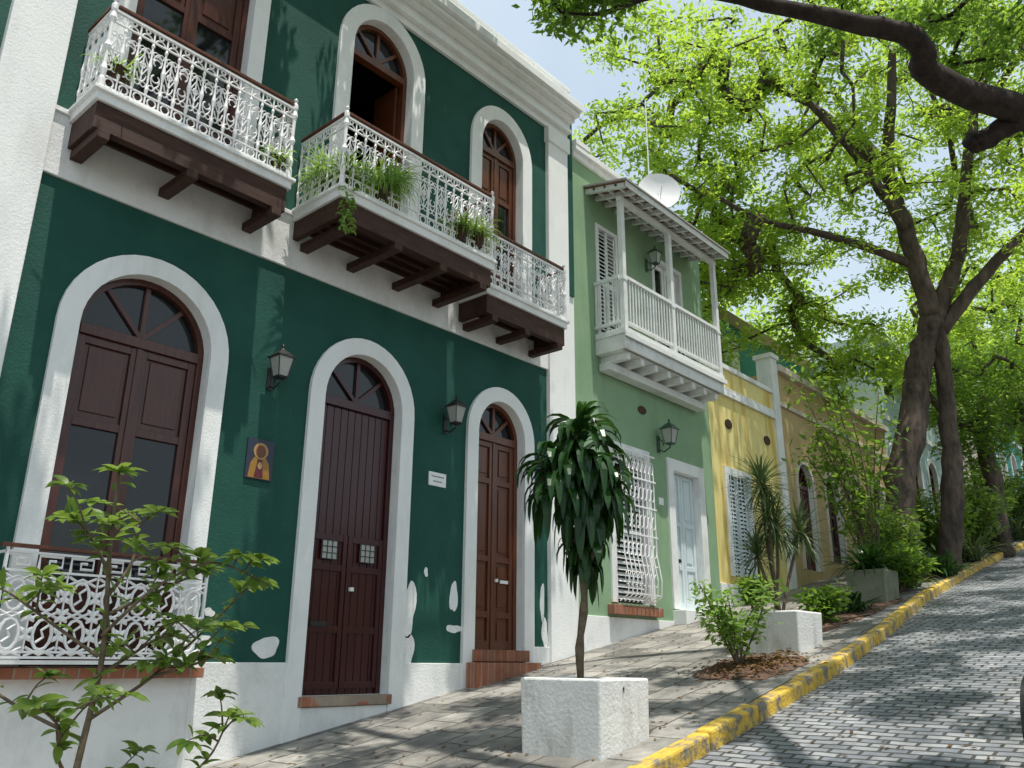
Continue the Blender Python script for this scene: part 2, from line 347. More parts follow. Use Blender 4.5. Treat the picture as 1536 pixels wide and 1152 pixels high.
w.box(x0,x0+.06,Y-.02,Y+.08,zb,zs); w.box(x1-.06,x1,Y-.02,Y+.08,zb,zs); arch_ring(w,x0,x1,zs,rise,.06,Y-.02,Y+.08); w.box(x0+.06,x1-.06,Y-.03,Y+.08,zs-.05,zs+.05)
for ang in (45,90,135):
    a=math.radians(ang); xc=(x0+x1)/2; ex=xc+.45*math.cos(a); ez=zs+.52*math.sin(a); l=math.hypot(ex-xc,ez-zs-.05); nx,nz=-(ez-zs-.05)/l*.018,(ex-xc)/l*.018
    w.prism([(xc+nx,zs+.05+nz),(xc-nx,zs+.05-nz),(ex-nx,ez-nz),(ex+nx,ez+nz)],Y+.005+.001*ang/45,Y+.038)
g.prism(prof(x0+.02,x1-.02,zs,zs,rise-.02)[1:-1],Y+.04,Y+.046)
for sx,dr in ((x0+.06,1),(x1-.06,-1)):
    w.box(sx if dr>0 else sx-.045,sx+.045 if dr>0 else sx,Y+.085,Y+.53,zb,zs-.05)
w.obj('balcony_door_open','wood2',gh,bevel=.004); g.obj('balcony_door_open_glass','glass',gh)
w=MB(); g=MB()
for xa in (5.50,6.02):
    g.box(xa,xa+.2,D+.095,D+.106,1.02,1.22)
    for k in range(4): w.box(xa+k*.0667-.004,xa+k*.0667+.004,D+.088,D+.094,1.02,1.22); w.box(xa,xa+.2,D+.086,D+.093,1.02+k*.0667-.004,1.02+k*.0667+.004)
w.obj('front_door_grilles','black',gh); g.obj('front_door_lights','lampg',gh)
w=MB()
w.lathe([(.03,-.02),(.03,.02)],(5.92,D+.09,.72),10); w.lathe([(.025,-.02),(.025,.02)],(8.26,D+.09,.98),10); w.box(8.35,8.5,D+.10,D+.115,.95,.99)
w.obj('door_hardware','dish',gh)
w=MB(); w.box(5.42,5.62,D+.09,D+.1,.32,.37); w.obj('mail_slot','black',gh)
w=MB(); w.box(5.25,6.45,D-.06,D+.13,-.46,-.361); w.obj('front_threshold','brick',gh,bevel=.006)
w=MB(); w.box(7.70,8.71,D-.10,D+.13,-.02,.118); w.box(7.60,8.80,D-.22,D+.1,-.45,-.03); w.obj('side_door_steps','brick',gh,bevel=.006)
w=MB(); w.box(2.40,4.15,D-.16,D+.12,-.17,-.085); w.obj('window_sill','brick',gh,bevel=.006)
w=MB()
def blob(cx,cz,rx,rz,seed,n=26):
    r=random.Random(seed); ph=[r.uniform(0,6.28) for _ in range(4)]
    pts=[]
    for i in range(n):
        a=2*math.pi*i/n; k=1+.14*math.sin(2*a+ph[0])+.10*math.sin(3*a+ph[1])+.06*math.sin(5*a+ph[2])
        pts.append((cx+rx*k*math.cos(a),cz+rz*k*math.sin(a)))
    w.prism(pts,D-.006,D+.001)
blob(4.86,.10,.13,.11,1); blob(6.69,.55,.10,.30,2); blob(6.70,.1,.08,.2,8); blob(7.40,.72,.06,.2,3); blob(7.42,.35,.12,.05,4); blob(6.93,.98,.03,.05,5); blob(9.08,.75,.05,.22,6); blob(4.22,.4,.05,.04,9); blob(9.13,.35,.06,.2,12);blob(4.2,.15,.07,.05,13)
w.obj('plaster_patches','whitedirty',gh)

def balcony(tag,xa,xb,yf,zr,zt,zb,zbeam,joists):
    s=MB(); s.box(xa,xb,yf,D-.04,zb,zt); s.box(xa-.03,xb+.03,yf-.03,D-.04,zt-.045,zt-.005); s.obj(tag+'_slab','whitedirty',gh,bevel=.008)
    b=MB()
    b.box(xa+.03,xb-.03,yf+.03,yf+.12,zbeam+.09,zb)
    b.box(xa+.03,xa+.10,yf+.12,D-.03,zbeam+.10,zb); b.box(xb-.10,xb-.03,yf+.12,D-.03,zbeam+.10,zb)
    b.box(xa+.10,xb-.10,yf+.12,D-.03,zb-.03,zb-.002)
    for j in joists: b.box(j-.055,j+.055,yf+.0,D-.03,zbeam-.0,zbeam+.088)
    k=int((D-yf)/.17)
    for i in range(k): b.box(xa+.10,xb-.10,yf+.16+i*.17,yf+.20+i*.17,zb-.09,zb-.031)
    b.obj(tag+'_timber','beam',gh,bevel=.006)
    r=MB(); rail(r,(xa+.03,yf+.03),(xb-.03,yf+.03),zt,zr-.03); rail(r,(xa+.03,yf+.03),(xa+.03,D-.05),zt,zr-.03); rail(r,(xb-.03,yf+.03),(xb-.03,D-.05),zt,zr-.03)
    for px in (xa+.03,xb-.03): post(r,px,yf+.03,zt,zr-.01)
    r.obj(tag+'_railing','iron',gh)
    h=MB(); h.box(xa+.06,xb-.06,yf+.005,yf+.055,zr-.03,zr+.005); h.box(xa+.005,xa+.055,yf+.06,D-.04,zr-.03,zr+.005); h.box(xb-.055,xb-.005,yf+.06,D-.04,zr-.03,zr+.005)
    h.obj(tag+'_handrail','wood2',gh,bevel=.006)
balcony('balcony_a',2.24,4.26,6.90,5.70,4.79,4.66,4.30,[2.36,3.2,4.12])
balcony('balcony_b',4.66,7.07,6.60,5.72,4.80,4.66,4.34,[4.85,5.5,6.2,6.88])
balcony('balcony_c',7.28,8.97,6.92,5.48,4.66,4.53,4.18,[7.45,8.1,8.8])

r=MB(); x0,x1,z0,z1=2.33,4.02,-.03,.80; y=7.24
def V(x,z,o=0): return (x,y+o,z)
for z in (z0+.02,z0+.06,z1-.03,z1-.17): r.box(x0,x1,y-.010,y+.010,z-.009,z+.009)
for x in (x0,x1-.02): r.box(x,x+.02,y-.015,y+.015,z0,z1)
r.box(x0,x0+.02,y+.015,D,z1-.04,z1-.02); r.box(x1-.02,x1,y+.015,D,z1-.04,z1-.02)
nc=7; cw=(x1-x0)/nc
for i in range(nc):
    cx=x0+(i+.5)*cw
    k=cw/2*.9; zz=z1-.1
    r.tube([V(cx-k,zz-.06),V(cx-k,zz+.05),V(cx+k*.6,zz+.05),V(cx+k*.6,zz-.03),V(cx-k*.3,zz-.03),V(cx-k*.3,zz+.015),V(cx+k*.15,zz+.015)],.012,4)
    for zc in (z0+.19,z0+.48):
        n=12
        r.tube([V(cx+.07*math.cos(2*math.pi*a/n),zc+.115*math.sin(2*math.pi*a/n)) for a in range(n)],.013,5,True)
        r.tube([V(cx-.04,zc-.06),V(cx+.01,zc-.02),V(cx-.01,zc+.03),V(cx+.04,zc+.07)],.011,4)
    for zc in (z0+.335,z0+.60,z0+.06):
        r.tube([V(cx-cw*.45,zc-.03),V(cx,zc+.02),V(cx+cw*.45,zc-.03)],.011,4)
        r.tube([V(cx-cw*.45,zc+.035),V(cx,zc-.02),V(cx+cw*.45,zc+.035)],.011,4)
for i in range(nc+1):
    cx=x0+i*cw
    if 0<i<nc:
        for zc in (z0+.19,z0+.335,z0+.48):
            for q in range(4):
                a=math.pi/4+q*math.pi/2; dx,dz=.062*math.cos(a),.075*math.sin(a)
                r.tube([V(cx,zc),V(cx+dx*.6,zc+dz*.6),V(cx+dx,zc+dz)],[.008,.022,.006],5)
        r.box(cx-.006,cx+.006,y-.006,y+.006,z0+.06,z1-.17)
r.obj('window_guard','iron',gh)
h=MB(); h.box(x0-.04,x1+.04,y-.03,y+.03,z1,z1+.03); h.obj('window_guard_rail','wood2',gh,bevel=.005)
b=MB(); b.box(x0,x1,y-.02,D-.03,z0-.03,z0); b.obj('window_guard_shelf','whitewood',gh)

t=empty('icon_tile_plaque')
def fp(poly,y0,y1,name,mat): q=MB(); q.prism(poly,y0,y1); q.obj(name,mat,t)
tx,tz=4.42,1.71
fp([(tx,tz),(tx+.31,tz),(tx+.31,tz+.41),(tx,tz+.41)],D-.018,D,'tile_field',flat('icon_blue_glaze',(.03,.035,.06),.25))
fp([(tx+.03,tz+.01),(tx+.28,tz+.01),(tx+.26,tz+.17),(tx+.2,tz+.25),(tx+.11,tz+.25),(tx+.05,tz+.16)],D-.021,D-.018,'robe',flat('icon_ochre',(.34,.17,.03),.3))
fp([(tx+.155+.085*math.cos(i*math.pi/8),tz+.29+.085*math.sin(i*math.pi/8)) for i in range(16)],D-.023,D-.021,'halo',flat('icon_gold',(.40,.25,.10),.3))
fp([(tx+.155+.058*math.cos(i*math.pi/6),tz+.285+.066*math.sin(i*math.pi/6)) for i in range(12)],D-.025,D-.023,'hood',flat('icon_red_hood',(.20,.05,.02),.4))
fp([(tx+.155+.036*math.cos(i*math.pi/6),tz+.275+.048*math.sin(i*math.pi/6)) for i in range(12)],D-.027,D-.025,'face',flat('icon_skin',(.14,.07,.04),.4))
fp([(tx+.10,tz+.02),(tx+.20,tz+.02),(tx+.18,tz+.2),(tx+.13,tz+.2)],D-.025,D-.0215,'inner_robe',flat('icon_red',(.12,.02,.03),.3))
fp([(tx+.155+.028*math.cos(i*math.pi/4),tz+.14+.04*math.sin(i*math.pi/4)) for i in range(8)],D-.028,D-.025,'child',flat('icon_cream',(.4,.25,.12),.3))
t=empty('address_plaque'); q=MB(); q.box(6.91,7.20,D-.015,D,2.02,2.19); q.obj('plate','dish',t,bevel=.004)
q=MB(); q.box(6.95,7.16,D-.017,D-.0152,2.13,2.145); q.box(6.98,7.13,D-.017,D-.0152,2.07,2.085); q.obj('lettering',flat('plaque_ink',(.3,.3,.3)),t)

def lantern(x,z,s=1.0,mat='black',y=D):
    e=empty('wall_lantern'); b=MB(); g=MB(); yl=y-.2*s
    b.box(x-.035*s,x+.035*s,y-.02,y,z-.22*s,z+.02*s)
    b.tube([(x,y-.02,z-.18*s),(x,y-.1*s,z-.22*s),(x,yl,z-.17*s),(x,yl,z-.12*s)],.011*s,6)
    b.tube([(x,y-.02,z-.02*s),(x,y-.08*s,z-.06*s),(x,y-.1*s,z-.14*s)],.008*s,6)
    def fr(z0,z1,a,bb,mbx):
        vs=[(x-a,yl-a,z0),(x+a,yl-a,z0),(x+a,yl+a,z0),(x-a,yl+a,z0),(x-bb,yl-bb,z1),(x+bb,yl-bb,z1),(x+bb,yl+bb,z1),(x-bb,yl+bb,z1)]
        mbx.add(vs,[(0,3,2,1),(4,5,6,7),(0,1,5,4),(1,2,6,5),(2,3,7,6),(3,0,4,7)])
    fr(z-.13*s,z-.11*s,.05*s,.06*s,b); fr(z-.11*s,z+.09*s,.05*s,.085*s,g)
    for sx in (-1,1):
        for sy in (-1,1): b.tube([(x+sx*.053*s,yl+sy*.053*s,z-.12*s),(x+sx*.09*s,yl+sy*.09*s,z+.1*s)],.007*s,4)
    fr(z+.09*s,z+.105*s,.105*s,.105*s,b); fr(z+.105*s,z+.18*s,.1*s,.03*s,b); b.lathe([(.03*s,.18*s),(.012*s,.2*s),(.018*s,.225*s),(.002*s,.25*s)],(x,yl,z),8)
    b.obj('bracket_and_frame',mat,e); g.obj('glass_panes','lampg',e)
lantern(4.60,2.88,1.0); lantern(7.16,2.93,1.0); lantern(12.22,3.66,1.2,'verdi'); lantern(12.1,6.98,1.0,'verdi')

# ================================================================= LIGHT GREEN HOUSE
h2=empty('light_green_house')
GW=(10.85,11.75,.84,3.2,0); GD=(12.64,13.50,.82,3.16,0); UW=(10.58,11.1,5.06,7.05,0); UD=(12.35,13.25,5.06,7.1,0)
w=MB(); rv=MB(); wall(w,9.9,14.1,-1,4.7,[GW,GD],revmb=rv); wall(w,9.9,14.1,4.7,8.1,[UW,UD],revmb=rv); shell(w,9.9,14.1,-1,8.1,D+.002); w.obj('green_walls','lgreen',h2); rv.obj('reveals','whitedirty',h2)
w=MB(); surround(w,*GW,.14,.03); surround(w,*GD,.2,.035); surround(w,*UW,.06,.02); surround(w,*UD,.08,.02)
w.box(9.9,14.1,D-.05,D+.3,8.1,8.22); w.box(9.9,14.12,D-.1,D+.3,8.22,8.32); w.box(9.9,10.3,D-.11,D+.3,8.322,8.42)
w.box(9.9,10.70,D-.025,D+.02,-1,.62); w.box(10.7,12.43,D-.027,D+.02,-1,.62); w.box(13.71,14.1,D-.025,D+.02,-1,1.0)
w.obj('trim','whitedirty',h2,bevel=.006)
w=MB(); w.box(10.6,11.95,D-.13,D+.05,.66,.80); w.obj('brick_sill','brick',h2,bevel=.006)
w=MB(); w.box(12.44,13.7,D-.25,D+.1,.3,.80); w.obj('door_step','whitedirty',h2,bevel=.01)
w=MB(); g=MB(); panel_leaf(w,g,12.65,13.06,.82,3.15,D+.1,[0,.3,.62,1]); panel_leaf(w,g,13.07,13.49,.82,3.15,D+.1,[0,.3,.62,1]); w.obj('front_door','bluedoor',h2,bevel=.004)
w=MB(); w.box(12.72,12.9,D+.06,D+.1,1.6,1.66); w.obj('mail_slot','black',h2)
w=MB(); w.box(10.86,11.74,D+.12,D+.13,.85,3.19); w.obj('window_backing','glass',h2)
w=MB()
for i in range(26): 
    z=.9+i*.088; w.add([(10.9,D+.05,z),(11.7,D+.05,z),(11.7,D+.1,z+.06),(10.9,D+.1,z+.06)],[(0,1,2,3)])
w.obj('window_louvres','whitewood',h2)
w=MB()
for i in range(9):
    x=10.84+i*.115
    w.tube([(x,D-.06,3.25),(x,D-.16,2.9),(x,D-.17,1.6),(x,D-.24,1.2),(x,D-.22,.95),(x,D-.07,.86)],.010,5)
    if i<8:
        for zc in (3.0,2.55,2.1,1.65,1.2):
            w.tube([(x+.0575+.045*math.cos(a*math.pi/5),D-.17,zc+.1*math.sin(a*math.pi/5)) for a in range(10)],.007,4,True)
for z in (3.2,2.78,2.33,1.88,1.42,.98): w.box(10.8,11.8,D-.18,D-.16,z-.012,z+.012)
w.obj('window_grille','iron',h2)
w=MB()
for (a,b) in ((10.6,10.84),(10.85,11.09)):
    w.box(a,a+.03,D+.0,D+.03,5.08,7.03); w.box(b-.03,b,D+.0,D+.03,5.08,7.03)
    for i in range(26):
        z=5.12+i*.073; w.add([(a+.03,D+.0,z),(b-.03,D+.0,z),(b-.03,D+.028,z+.05),(a+.03,D+.028,z+.05)],[(0,1,2,3)])
    w.box(a+.03,b-.03,D+.0,D+.03,6.0,6.08)
w.obj('upper_shutters','whitewood',h2)
w=MB(); g=MB(); panel_leaf(w,g,12.36,12.79,5.06,7.08,D+.06,[0,.4,1],(1,)); panel_leaf(w,g,12.81,13.24,5.06,7.08,D+.06,[0,.4,1],(1,)); w.obj('upper_door','whitewood',h2); g.obj('upper_door_glass','glass',h2)
w=MB(); w.box(9.95,14.05,11,11.1,-1,8); w.obj('interior','dark',h2)  # near-black backing, room shade put into the colour
w=MB(); xa,xb,yf=10.44,13.68,6.9
w.box(xa,xb,yf,D-.01,4.93,5.03); w.box(xa+.02,xb-.02,yf+.02,yf+.06,4.68,4.928); w.box(xa+.02,xa+.06,yf+.062,D,4.68,4.928); w.box(xb-.06,xb-.02,yf+.062,D,4.68,4.928)
w.box(xa-.03,xb+.03,yf-.03,yf+.0,4.86,4.95); w.box(xa+.06,xb-.06,yf+.08,D-.02,4.84,4.86)
for i in range(8):
    j=xa+.2+i*(xb-xa-.4)/7; w.box(j-.05,j+.05,yf+.09,D,4.55,4.67)
w.box(xa+.05,xb-.05,yf+.10,D-.01,4.672,4.70)
w.box(xa+.08,xb-.08,D-.22,D-.02,4.42,4.548)
for px in (10.5,11.99,13.6):
    w.box(px-.045,px+.045,yf+.01,yf+.10,5.03,7.30)
    w.box(px-.06,px+.06,yf-.0,yf+.11,5.85,5.9)
for (a,b) in ((10.545,11.945),(12.035,13.555)):
    w.box(a,b,yf+.02,yf+.09,5.90,5.96); w.box(a,b,yf+.03,yf+.08,5.12,5.17)
    n=int((b-a)/.085)
    for i in range(n): x=a+(i+.5)*(b-a)/n; w.box(x-.014,x+.014,yf+.04,yf+.068,5.17,5.90)
for px in (xa+.03,xb-.03):
    w.box(px-.03,px+.03,yf+.1,D,5.90,5.96); w.box(px-.025,px+.025,yf+.1,D,5.12,5.17)
    for i in range(6): yy=yf+.15+i*.085; w.box(px-.014,px+.014,yy-.014,yy+.014,5.17,5.90)
w.box(xa,xb,yf+.01,yf+.10,7.30,7.38)
w.obj('wooden_balcony','whitewood',h2,bevel=.004)
ex0,ex1=10.25,13.72; zf,zw=7.46,7.64; ye=6.68
def slab(w,x0,x1,y0,y1,o0,o1):
    s=(zw-zf)/(D-ye); a=zf+(y0-ye)*s; b=zf+(y1-ye)*s
    w.add([(x0,y0,a+o0),(x1,y0,a+o0),(x1,y1,b+o0),(x0,y1,b+o0),(x0,y0,a+o1),(x1,y0,a+o1),(x1,y1,b+o1),(x0,y1,b+o1)],[(0,3,2,1),(4,5,6,7),(0,1,5,4),(1,2,6,5),(2,3,7,6),(3,0,4,7)])
w=MB(); slab(w,ex0-.04,ex1+.04,ye-.05,D,.022,.05); w.obj('porch_roof','roof',h2)
w=MB(); slab(w,ex0,ex1,ye,D,.0,.02); w.obj('porch_boards','board',h2)
w=MB()
for i in range(13):
    x=ex0+.05+i*(ex1-ex0-.1)/12; slab(w,x-.03,x+.03,ye+.03,D,-.085,-.001)
for k in range(3): slab(w,ex0+.02,ex1-.02,ye+.18+k*.22,ye+.22+k*.22,-.05,-.003)
slab(w,ex0,ex1,ye-.02,ye,-.09,.015); w.obj('porch_rafters','whitewood',h2)
w=MB(); w.prism([(11.75+.12*math.cos(i*math.pi/8),4.05+.07*math.sin(i*math.pi/8)) for i in range(16)],D-.02,D); w.obj('oval_vent','beam',h2)
w=MB(); w.box(12.16,12.3,D-.01,D,2.5,2.62); w.obj('house_number','dish',h2)
w=MB(); w.box(12.5,12.95,7.05,7.4,5.45,5.5); w.box(12.5,12.95,7.36,7.4,5.5,6.2)
for a in (12.52,12.91):
    for b in (7.07,7.37): w.box(a,a+.03,b,b+.03,5.03,5.45)
w.obj('balcony_chair','black',h2)
sd=empty('satellite_dish'); w=MB(); n=24; vs=[];fs=[]
ax=Vector((-.72,-.62,.10)).normalized(); u=ax.orthogonal().normalized(); v=ax.cross(u); c0=Vector((12.25,7.25,8.36))
for k in range(6):
    rr=.40*k/5; dd=.08*(k/5)**2
    for j in range(n): a=2*math.pi*j/n; vs.append(c0+ax*dd+(u*math.cos(a)+v*math.sin(a))*(rr+.001))
for k in range(5):
    for j in range(n): j2=(j+1)%n; fs.append((k*n+j,k*n+j2,(k+1)*n+j2,(k+1)*n+j))
w.add(vs,fs); w.tube([c0,c0+Vector((.1,.12,-.2)),(12.4,7.45,7.9)],.02,6); w.tube([c0+Vector((0,0,-.3)),c0+ax*.4+Vector((0,0,-.1))],.01,5); w.obj('reflector','dish',sd,True)
am=empty('antenna_mast'); w=MB(); w.tube([(12.35,7.5,8.1),(12.35,7.5,10.6)],.013,5); 
for z in (10.0,10.25,10.5): w.tube([(12.1,7.5,z),(12.6,7.5,z)],.007,4)
w.obj('mast','dish',am)

# ================================================================= YELLOW HOUSE
h3=empty('yellow_house')
YW=(14.68,15.48,1.5,3.42,0)
w=MB(); rv=MB(); wall(w,14.1,17.3,0,5.6,[YW],revmb=rv); shell(w,14.1,17.3,0,5.6,D+.002); w.obj('yellow_walls','yellow',h3); rv.obj('reveals','whitedirty',h3)
w=MB(); surround(w,*YW,.15,.03); w.box(14.1,17.0,D-.06,D+.02,5.02,5.12); w.box(14.1,17.0,D-.03,D+.02,5.12,5.22); w.box(14.1,17.0,D-.05,D+.2,5.602,5.70)
w.box(17.0,17.3,D-.06,D+.3,-1,6.45); w.box(16.95,17.35,D-.1,D+.34,6.45,6.55); w.box(14.1,17.0,D-.028,D+.02,-1,1.35)
w.obj('trim','whitedirty',h3,bevel=.006)
w=MB()
w.box(14.68,15.48,D+.06,D+.07,1.5,3.42); w.obj('window_backing','glass',h3)
w=MB()
for a,b in ((14.7,15.07),(15.09,15.46)):
    w.box(a,a+.04,D+.02,D+.05,1.52,3.4); w.box(b-.04,b,D+.02,D+.05,1.52,3.4)
    for i in range(24): z=1.54+i*.077; w.add([(a+.04,D+.02,z),(b-.04,D+.02,z),(b-.04,D+.048,z+.055),(a+.04,D+.048,z+.055)],[(0,1,2,3)])
for i in range(6): x=14.74+i*.136; w.tube([(x,D-.03,1.5),(x,D-.03,3.42)],.009,4)
w.obj('window_shutters','bluedoor',h3)
for k,x in enumerate((14.86,16.56)):
    w=MB(); w.prism([(x+.14*math.cos(i*math.pi/8),4.46+.1*math.sin(i*math.pi/8)) for i in range(16)],D-.02,D); w.obj('oval_vent_%d'%k,'beam',h3)

# ================================================================= OCHRE HOUSE + teal storey
h4=empty('ochre_house')
A=[(17.95,18.75,1.9,3.75,.5),(19.5,20.3,2.2,3.75,.5),(21.1,21.9,2.5,3.9,.5),(22.7,23.5,2.7,4.1,.5)]
w=MB(); rv=MB(); wall(w,17.3,24.3,0,6.2,A,revmb=rv); shell(w,17.3,24.3,0,6.2,D+.002); w.obj('walls','ochre',h4); rv.obj('reveals','whitedirty',h4)
w=MB(); w.box(17.3,24.3,D-.12,D+.2,6.2,6.36); w.box(17.3,24.3,D-.06,D+.02,5.4,5.5)
for a in A: surround(w,*a,.12,.03)
w.obj('trim','cream',h4,bevel=.01)
for i,a in enumerate(A): arched_door(h4,'arched_window_%d'%i,*a,'wood','win')
t5=empty('teal_rooftop_house'); w=MB(); w.box(18.2,25.5,9.6,14,6.2,8.6); w.obj('walls','teal',t5)
w=MB(); w.add([(17.9,9.2,8.6),(25.8,9.2,8.6),(25.8,14.4,8.6),(17.9,14.4,8.6),(19.5,11.8,9.8),(24.5,11.8,9.8)],[(0,1,5,4),(1,2,5),(2,3,4,5),(3,0,4),(0,3,2,1)]); w.obj('hip_roof','cream',t5)
w=MB(); w.box(19.0,19.9,9.57,9.6,6.6,8.1); w.box(21.5,22.4,9.57,9.6,6.6,8.1); w.obj('windows','whitewood',t5)
def house(name,xa,xb,top,mat,nwin):
    e=empty(name); ops=[]; g0=gz(xa)
    for i in range(nwin):
        c=xa+(i+.5)*(xb-xa)/nwin; ops.append((c-.42,c+.42,g0+.9,g0+2.9,.4))
    w=MB(); rv=MB(); wall(w,xa,xb,g0-2,top,ops,revmb=rv); shell(w,xa,xb,g0-2,top,D+.002); w.obj('walls',mat,e); rv.obj('reveals','whitedirty',e)
    w=MB(); w.box(xa,xb,D-.15,D+.2,top,top+.2); w.box(xa,xb,D-.05,D+.02,g0+3.9,g0+4.05)
    for a in ops: surround(w,*a,.13,.03)
    if top-g0>6:
        for a in ops: w.box(a[0]-.1,a[1]+.1,D-.03,D+.02,g0+4.6,g0+6.3)
    w.obj('trim','whitedirty',e)
    for i,a in enumerate(ops): arched_door(e,'window_%d'%i,*a,'wood','win')
    if top-g0>6:
        w=MB()
        for a in ops: w.box(a[0],a[1],D-.036,D-.031,g0+4.7,g0+6.2)
        w.obj('upper_glass','glass',e)
house('pale_blue_house',24.3,31,9.2,'paleblue',4); house('cream_house',31,38,8.8,'cream',4); house('teal_house',38,46,13.5,'teal',4); house('white_house',46,56,13,'white',5)

# ================================================================= GROUND
xs=[-14,-7,0,5,6,7,8,9,10,11,12,13,14,15,16,17,18,19,20,22,25,30,40,55,70]
def yc(x): return float(np.interp(x,[6,9.7,12.5,15.4,20,25],[3.56,3.70,4.02,4.40,4.72,4.85]))
def strip(name,mat,fa,fb,dz,parent=None,xx=xs):
    w=MB(); vs=[];fs=[]
    for x in xx: vs+= [(x,fa(x),gz(x)+dz),(x,fb(x),gz(x)+dz)]
    for i in range(len(xx)-1): fs.append((2*i,2*i+2,2*i+3,2*i+1))
    w.add(vs,fs); return w.obj(name,mat,parent)
w=MB(); gx=[-250,-100,-40,-14,0,20,40,55,70,120,300]; gy=[-250,-60,0,60,250]
vs=[(x,y,gz(x)-.15) for x in gx for y in gy]; ny=len(gy)
fs=[(i*ny+j,(i+1)*ny+j,(i+1)*ny+j+1,i*ny+j+1) for i in range(len(gx)-1) for j in range(ny-1)]
w.add(vs,fs); w.obj('ground','terrain')
OC=-1.0
strip('road','road',lambda x:OC+.0,lambda x:yc(x)+.05,-.13)
strip('sidewalk','side',lambda x:yc(x)+.15,lambda x:D+.1,0)
strip('opposite_sidewalk','side',lambda x:-4.5,lambda x:OC-.18,0)
def curb(name,f,wd):
    x=-14.0; w=MB()
    while x<60:
        l=.9+.25*random.random(); x2=x+l-.012; o=random.uniform(-.012,.012); dz=random.uniform(-.012,.01)
        y0,y1=f(x)+o,f(x2)+o
        za,zb=gz(x)+.012+dz,gz(x2)+.012+dz
        vs=[(x,y0,za-.3),(x2,y1,zb-.3),(x2,y1+wd,zb-.3),(x,y0+wd,za-.3),(x,y0,za),(x2,y1,zb),(x2,y1+wd,zb),(x,y0+wd,za)]
        w.add(vs,[(0,3,2,1),(4,5,6,7),(0,1,5,4),(1,2,6,5),(2,3,7,6),(3,0,4,7)]); x+=l
    return w.obj(name,'curb',None,bevel=.022)
curb('curb',yc,.155); curb('curb',lambda x:OC-.19,.19)
e=empty('garden_wall')
w=MB()
for i in range(12):
    xa=-14+i*6; w.box(xa,xa+6,-4.8,-4.5,gz(xa)-2.2,gz(xa)+2.6); w.box(xa,xa+6.0,-4.86,-4.44,gz(xa)+2.6,gz(xa)+2.7)
w.obj('wall_body','cream',e)
def bed(name,x0,x1,y0,y1):
    w=MB(); vs=[];fs=[]; n=16
    for i in range(n):
        for j in range(n):
            u,v=i/(n-1)*2-1,j/(n-1)*2-1; r=min(1,max(abs(u),abs(v)))
            k=.03*(1-r**2)+random.uniform(0,.025)*(1 if r<.95 else 0)
            jx=random.uniform(-.04,.04); jy=random.uniform(-.04,.04)
            x=(x0+x1)/2+(x1-x0)/2*u*math.sqrt(1-v*v/3)+jx; y=(y0+y1)/2+(y1-y0)/2*v*math.sqrt(1-u*u/3)+jy
            vs.append((x,y,gz(x)+.006+k))
    for i in range(n-1):
        for j in range(n-1): fs.append((i*n+j,(i+1)*n+j,(i+1)*n+j+1,i*n+j+1))
    w.add(vs,fs); w.obj(name,'mulch')
bed('planting_bed',8.35,9.65,3.95,5.0); bed('planting_bed',16.6,21.5,5.0,6.1); bed('planting_bed',11.2,15.0,4.5,5.2)

# ================================================================= LEAVES
def leaf_cloud(name,mat,centers,radii,counts,L,parent,asp=.38,flat=.65,droop=.3,seed=1):
    r=np.random.default_rng(seed)
    cs=np.repeat(np.array(centers),counts,axis=0); rr=np.repeat(np.array(radii),counts)
    n=len(cs)
    off=r.normal(size=(n,3)); off/=np.linalg.norm(off,axis=1)[:,None]; rad=r.random(n)**.5
    off*= (rad*rr)[:,None]; off[:,2]*=flat
    p=cs+off
    d=r.normal(size=(n,3)); d[:,2]=d[:,2]*.5-droop; d/=np.linalg.norm(d,axis=1)[:,None]
    up=r.normal(size=(n,3))*.6; up[:,2]+=1
    s=np.cross(d,up); s/=np.linalg.norm(s,axis=1)[:,None]
    l=L*(.6+.8*r.random(n))[:,None]
    nn=np.cross(s,d)
    a=p; b=p+d*l*.45+s*l*asp*.5+nn*l*.06; c=p+d*l; e=p+d*l*.45-s*l*asp*.5+nn*l*.06
    v=np.stack([a,b,c,e],1).reshape(-1,3)
    me=bpy.data.meshes.new(name); me.vertices.add(4*n); me.vertices.foreach_set('co',v.ravel())
    me.loops.add(4*n); me.loops.foreach_set('vertex_index',np.arange(4*n,dtype=np.int32))
    me.polygons.add(n); me.polygons.foreach_set('loop_start',np.arange(0,4*n,4,dtype=np.int32)); me.polygons.foreach_set('loop_total',np.full(n,4,dtype=np.int32))
    me.update(); me.validate(); me.materials.append(M[mat]); o=bpy.data.objects.new(name,me); C.objects.link(o); o.parent=parent; return o
def crom(pts,k=5):
    P=[Vector(p) for p in pts]; out=[]
    for i in range(len(P)-1):
        a=P[max(i-1,0)];b=P[i];c=P[i+1];d=P[min(i+2,len(P)-1)]
        for j in range(k):
            t=j/k; out.append(.5*((2*b)+(c-a)*t+(2*a-5*b+4*c-d)*t*t+(3*b-a-3*c+d)*t**3))
    out.append(P[-1]); return out
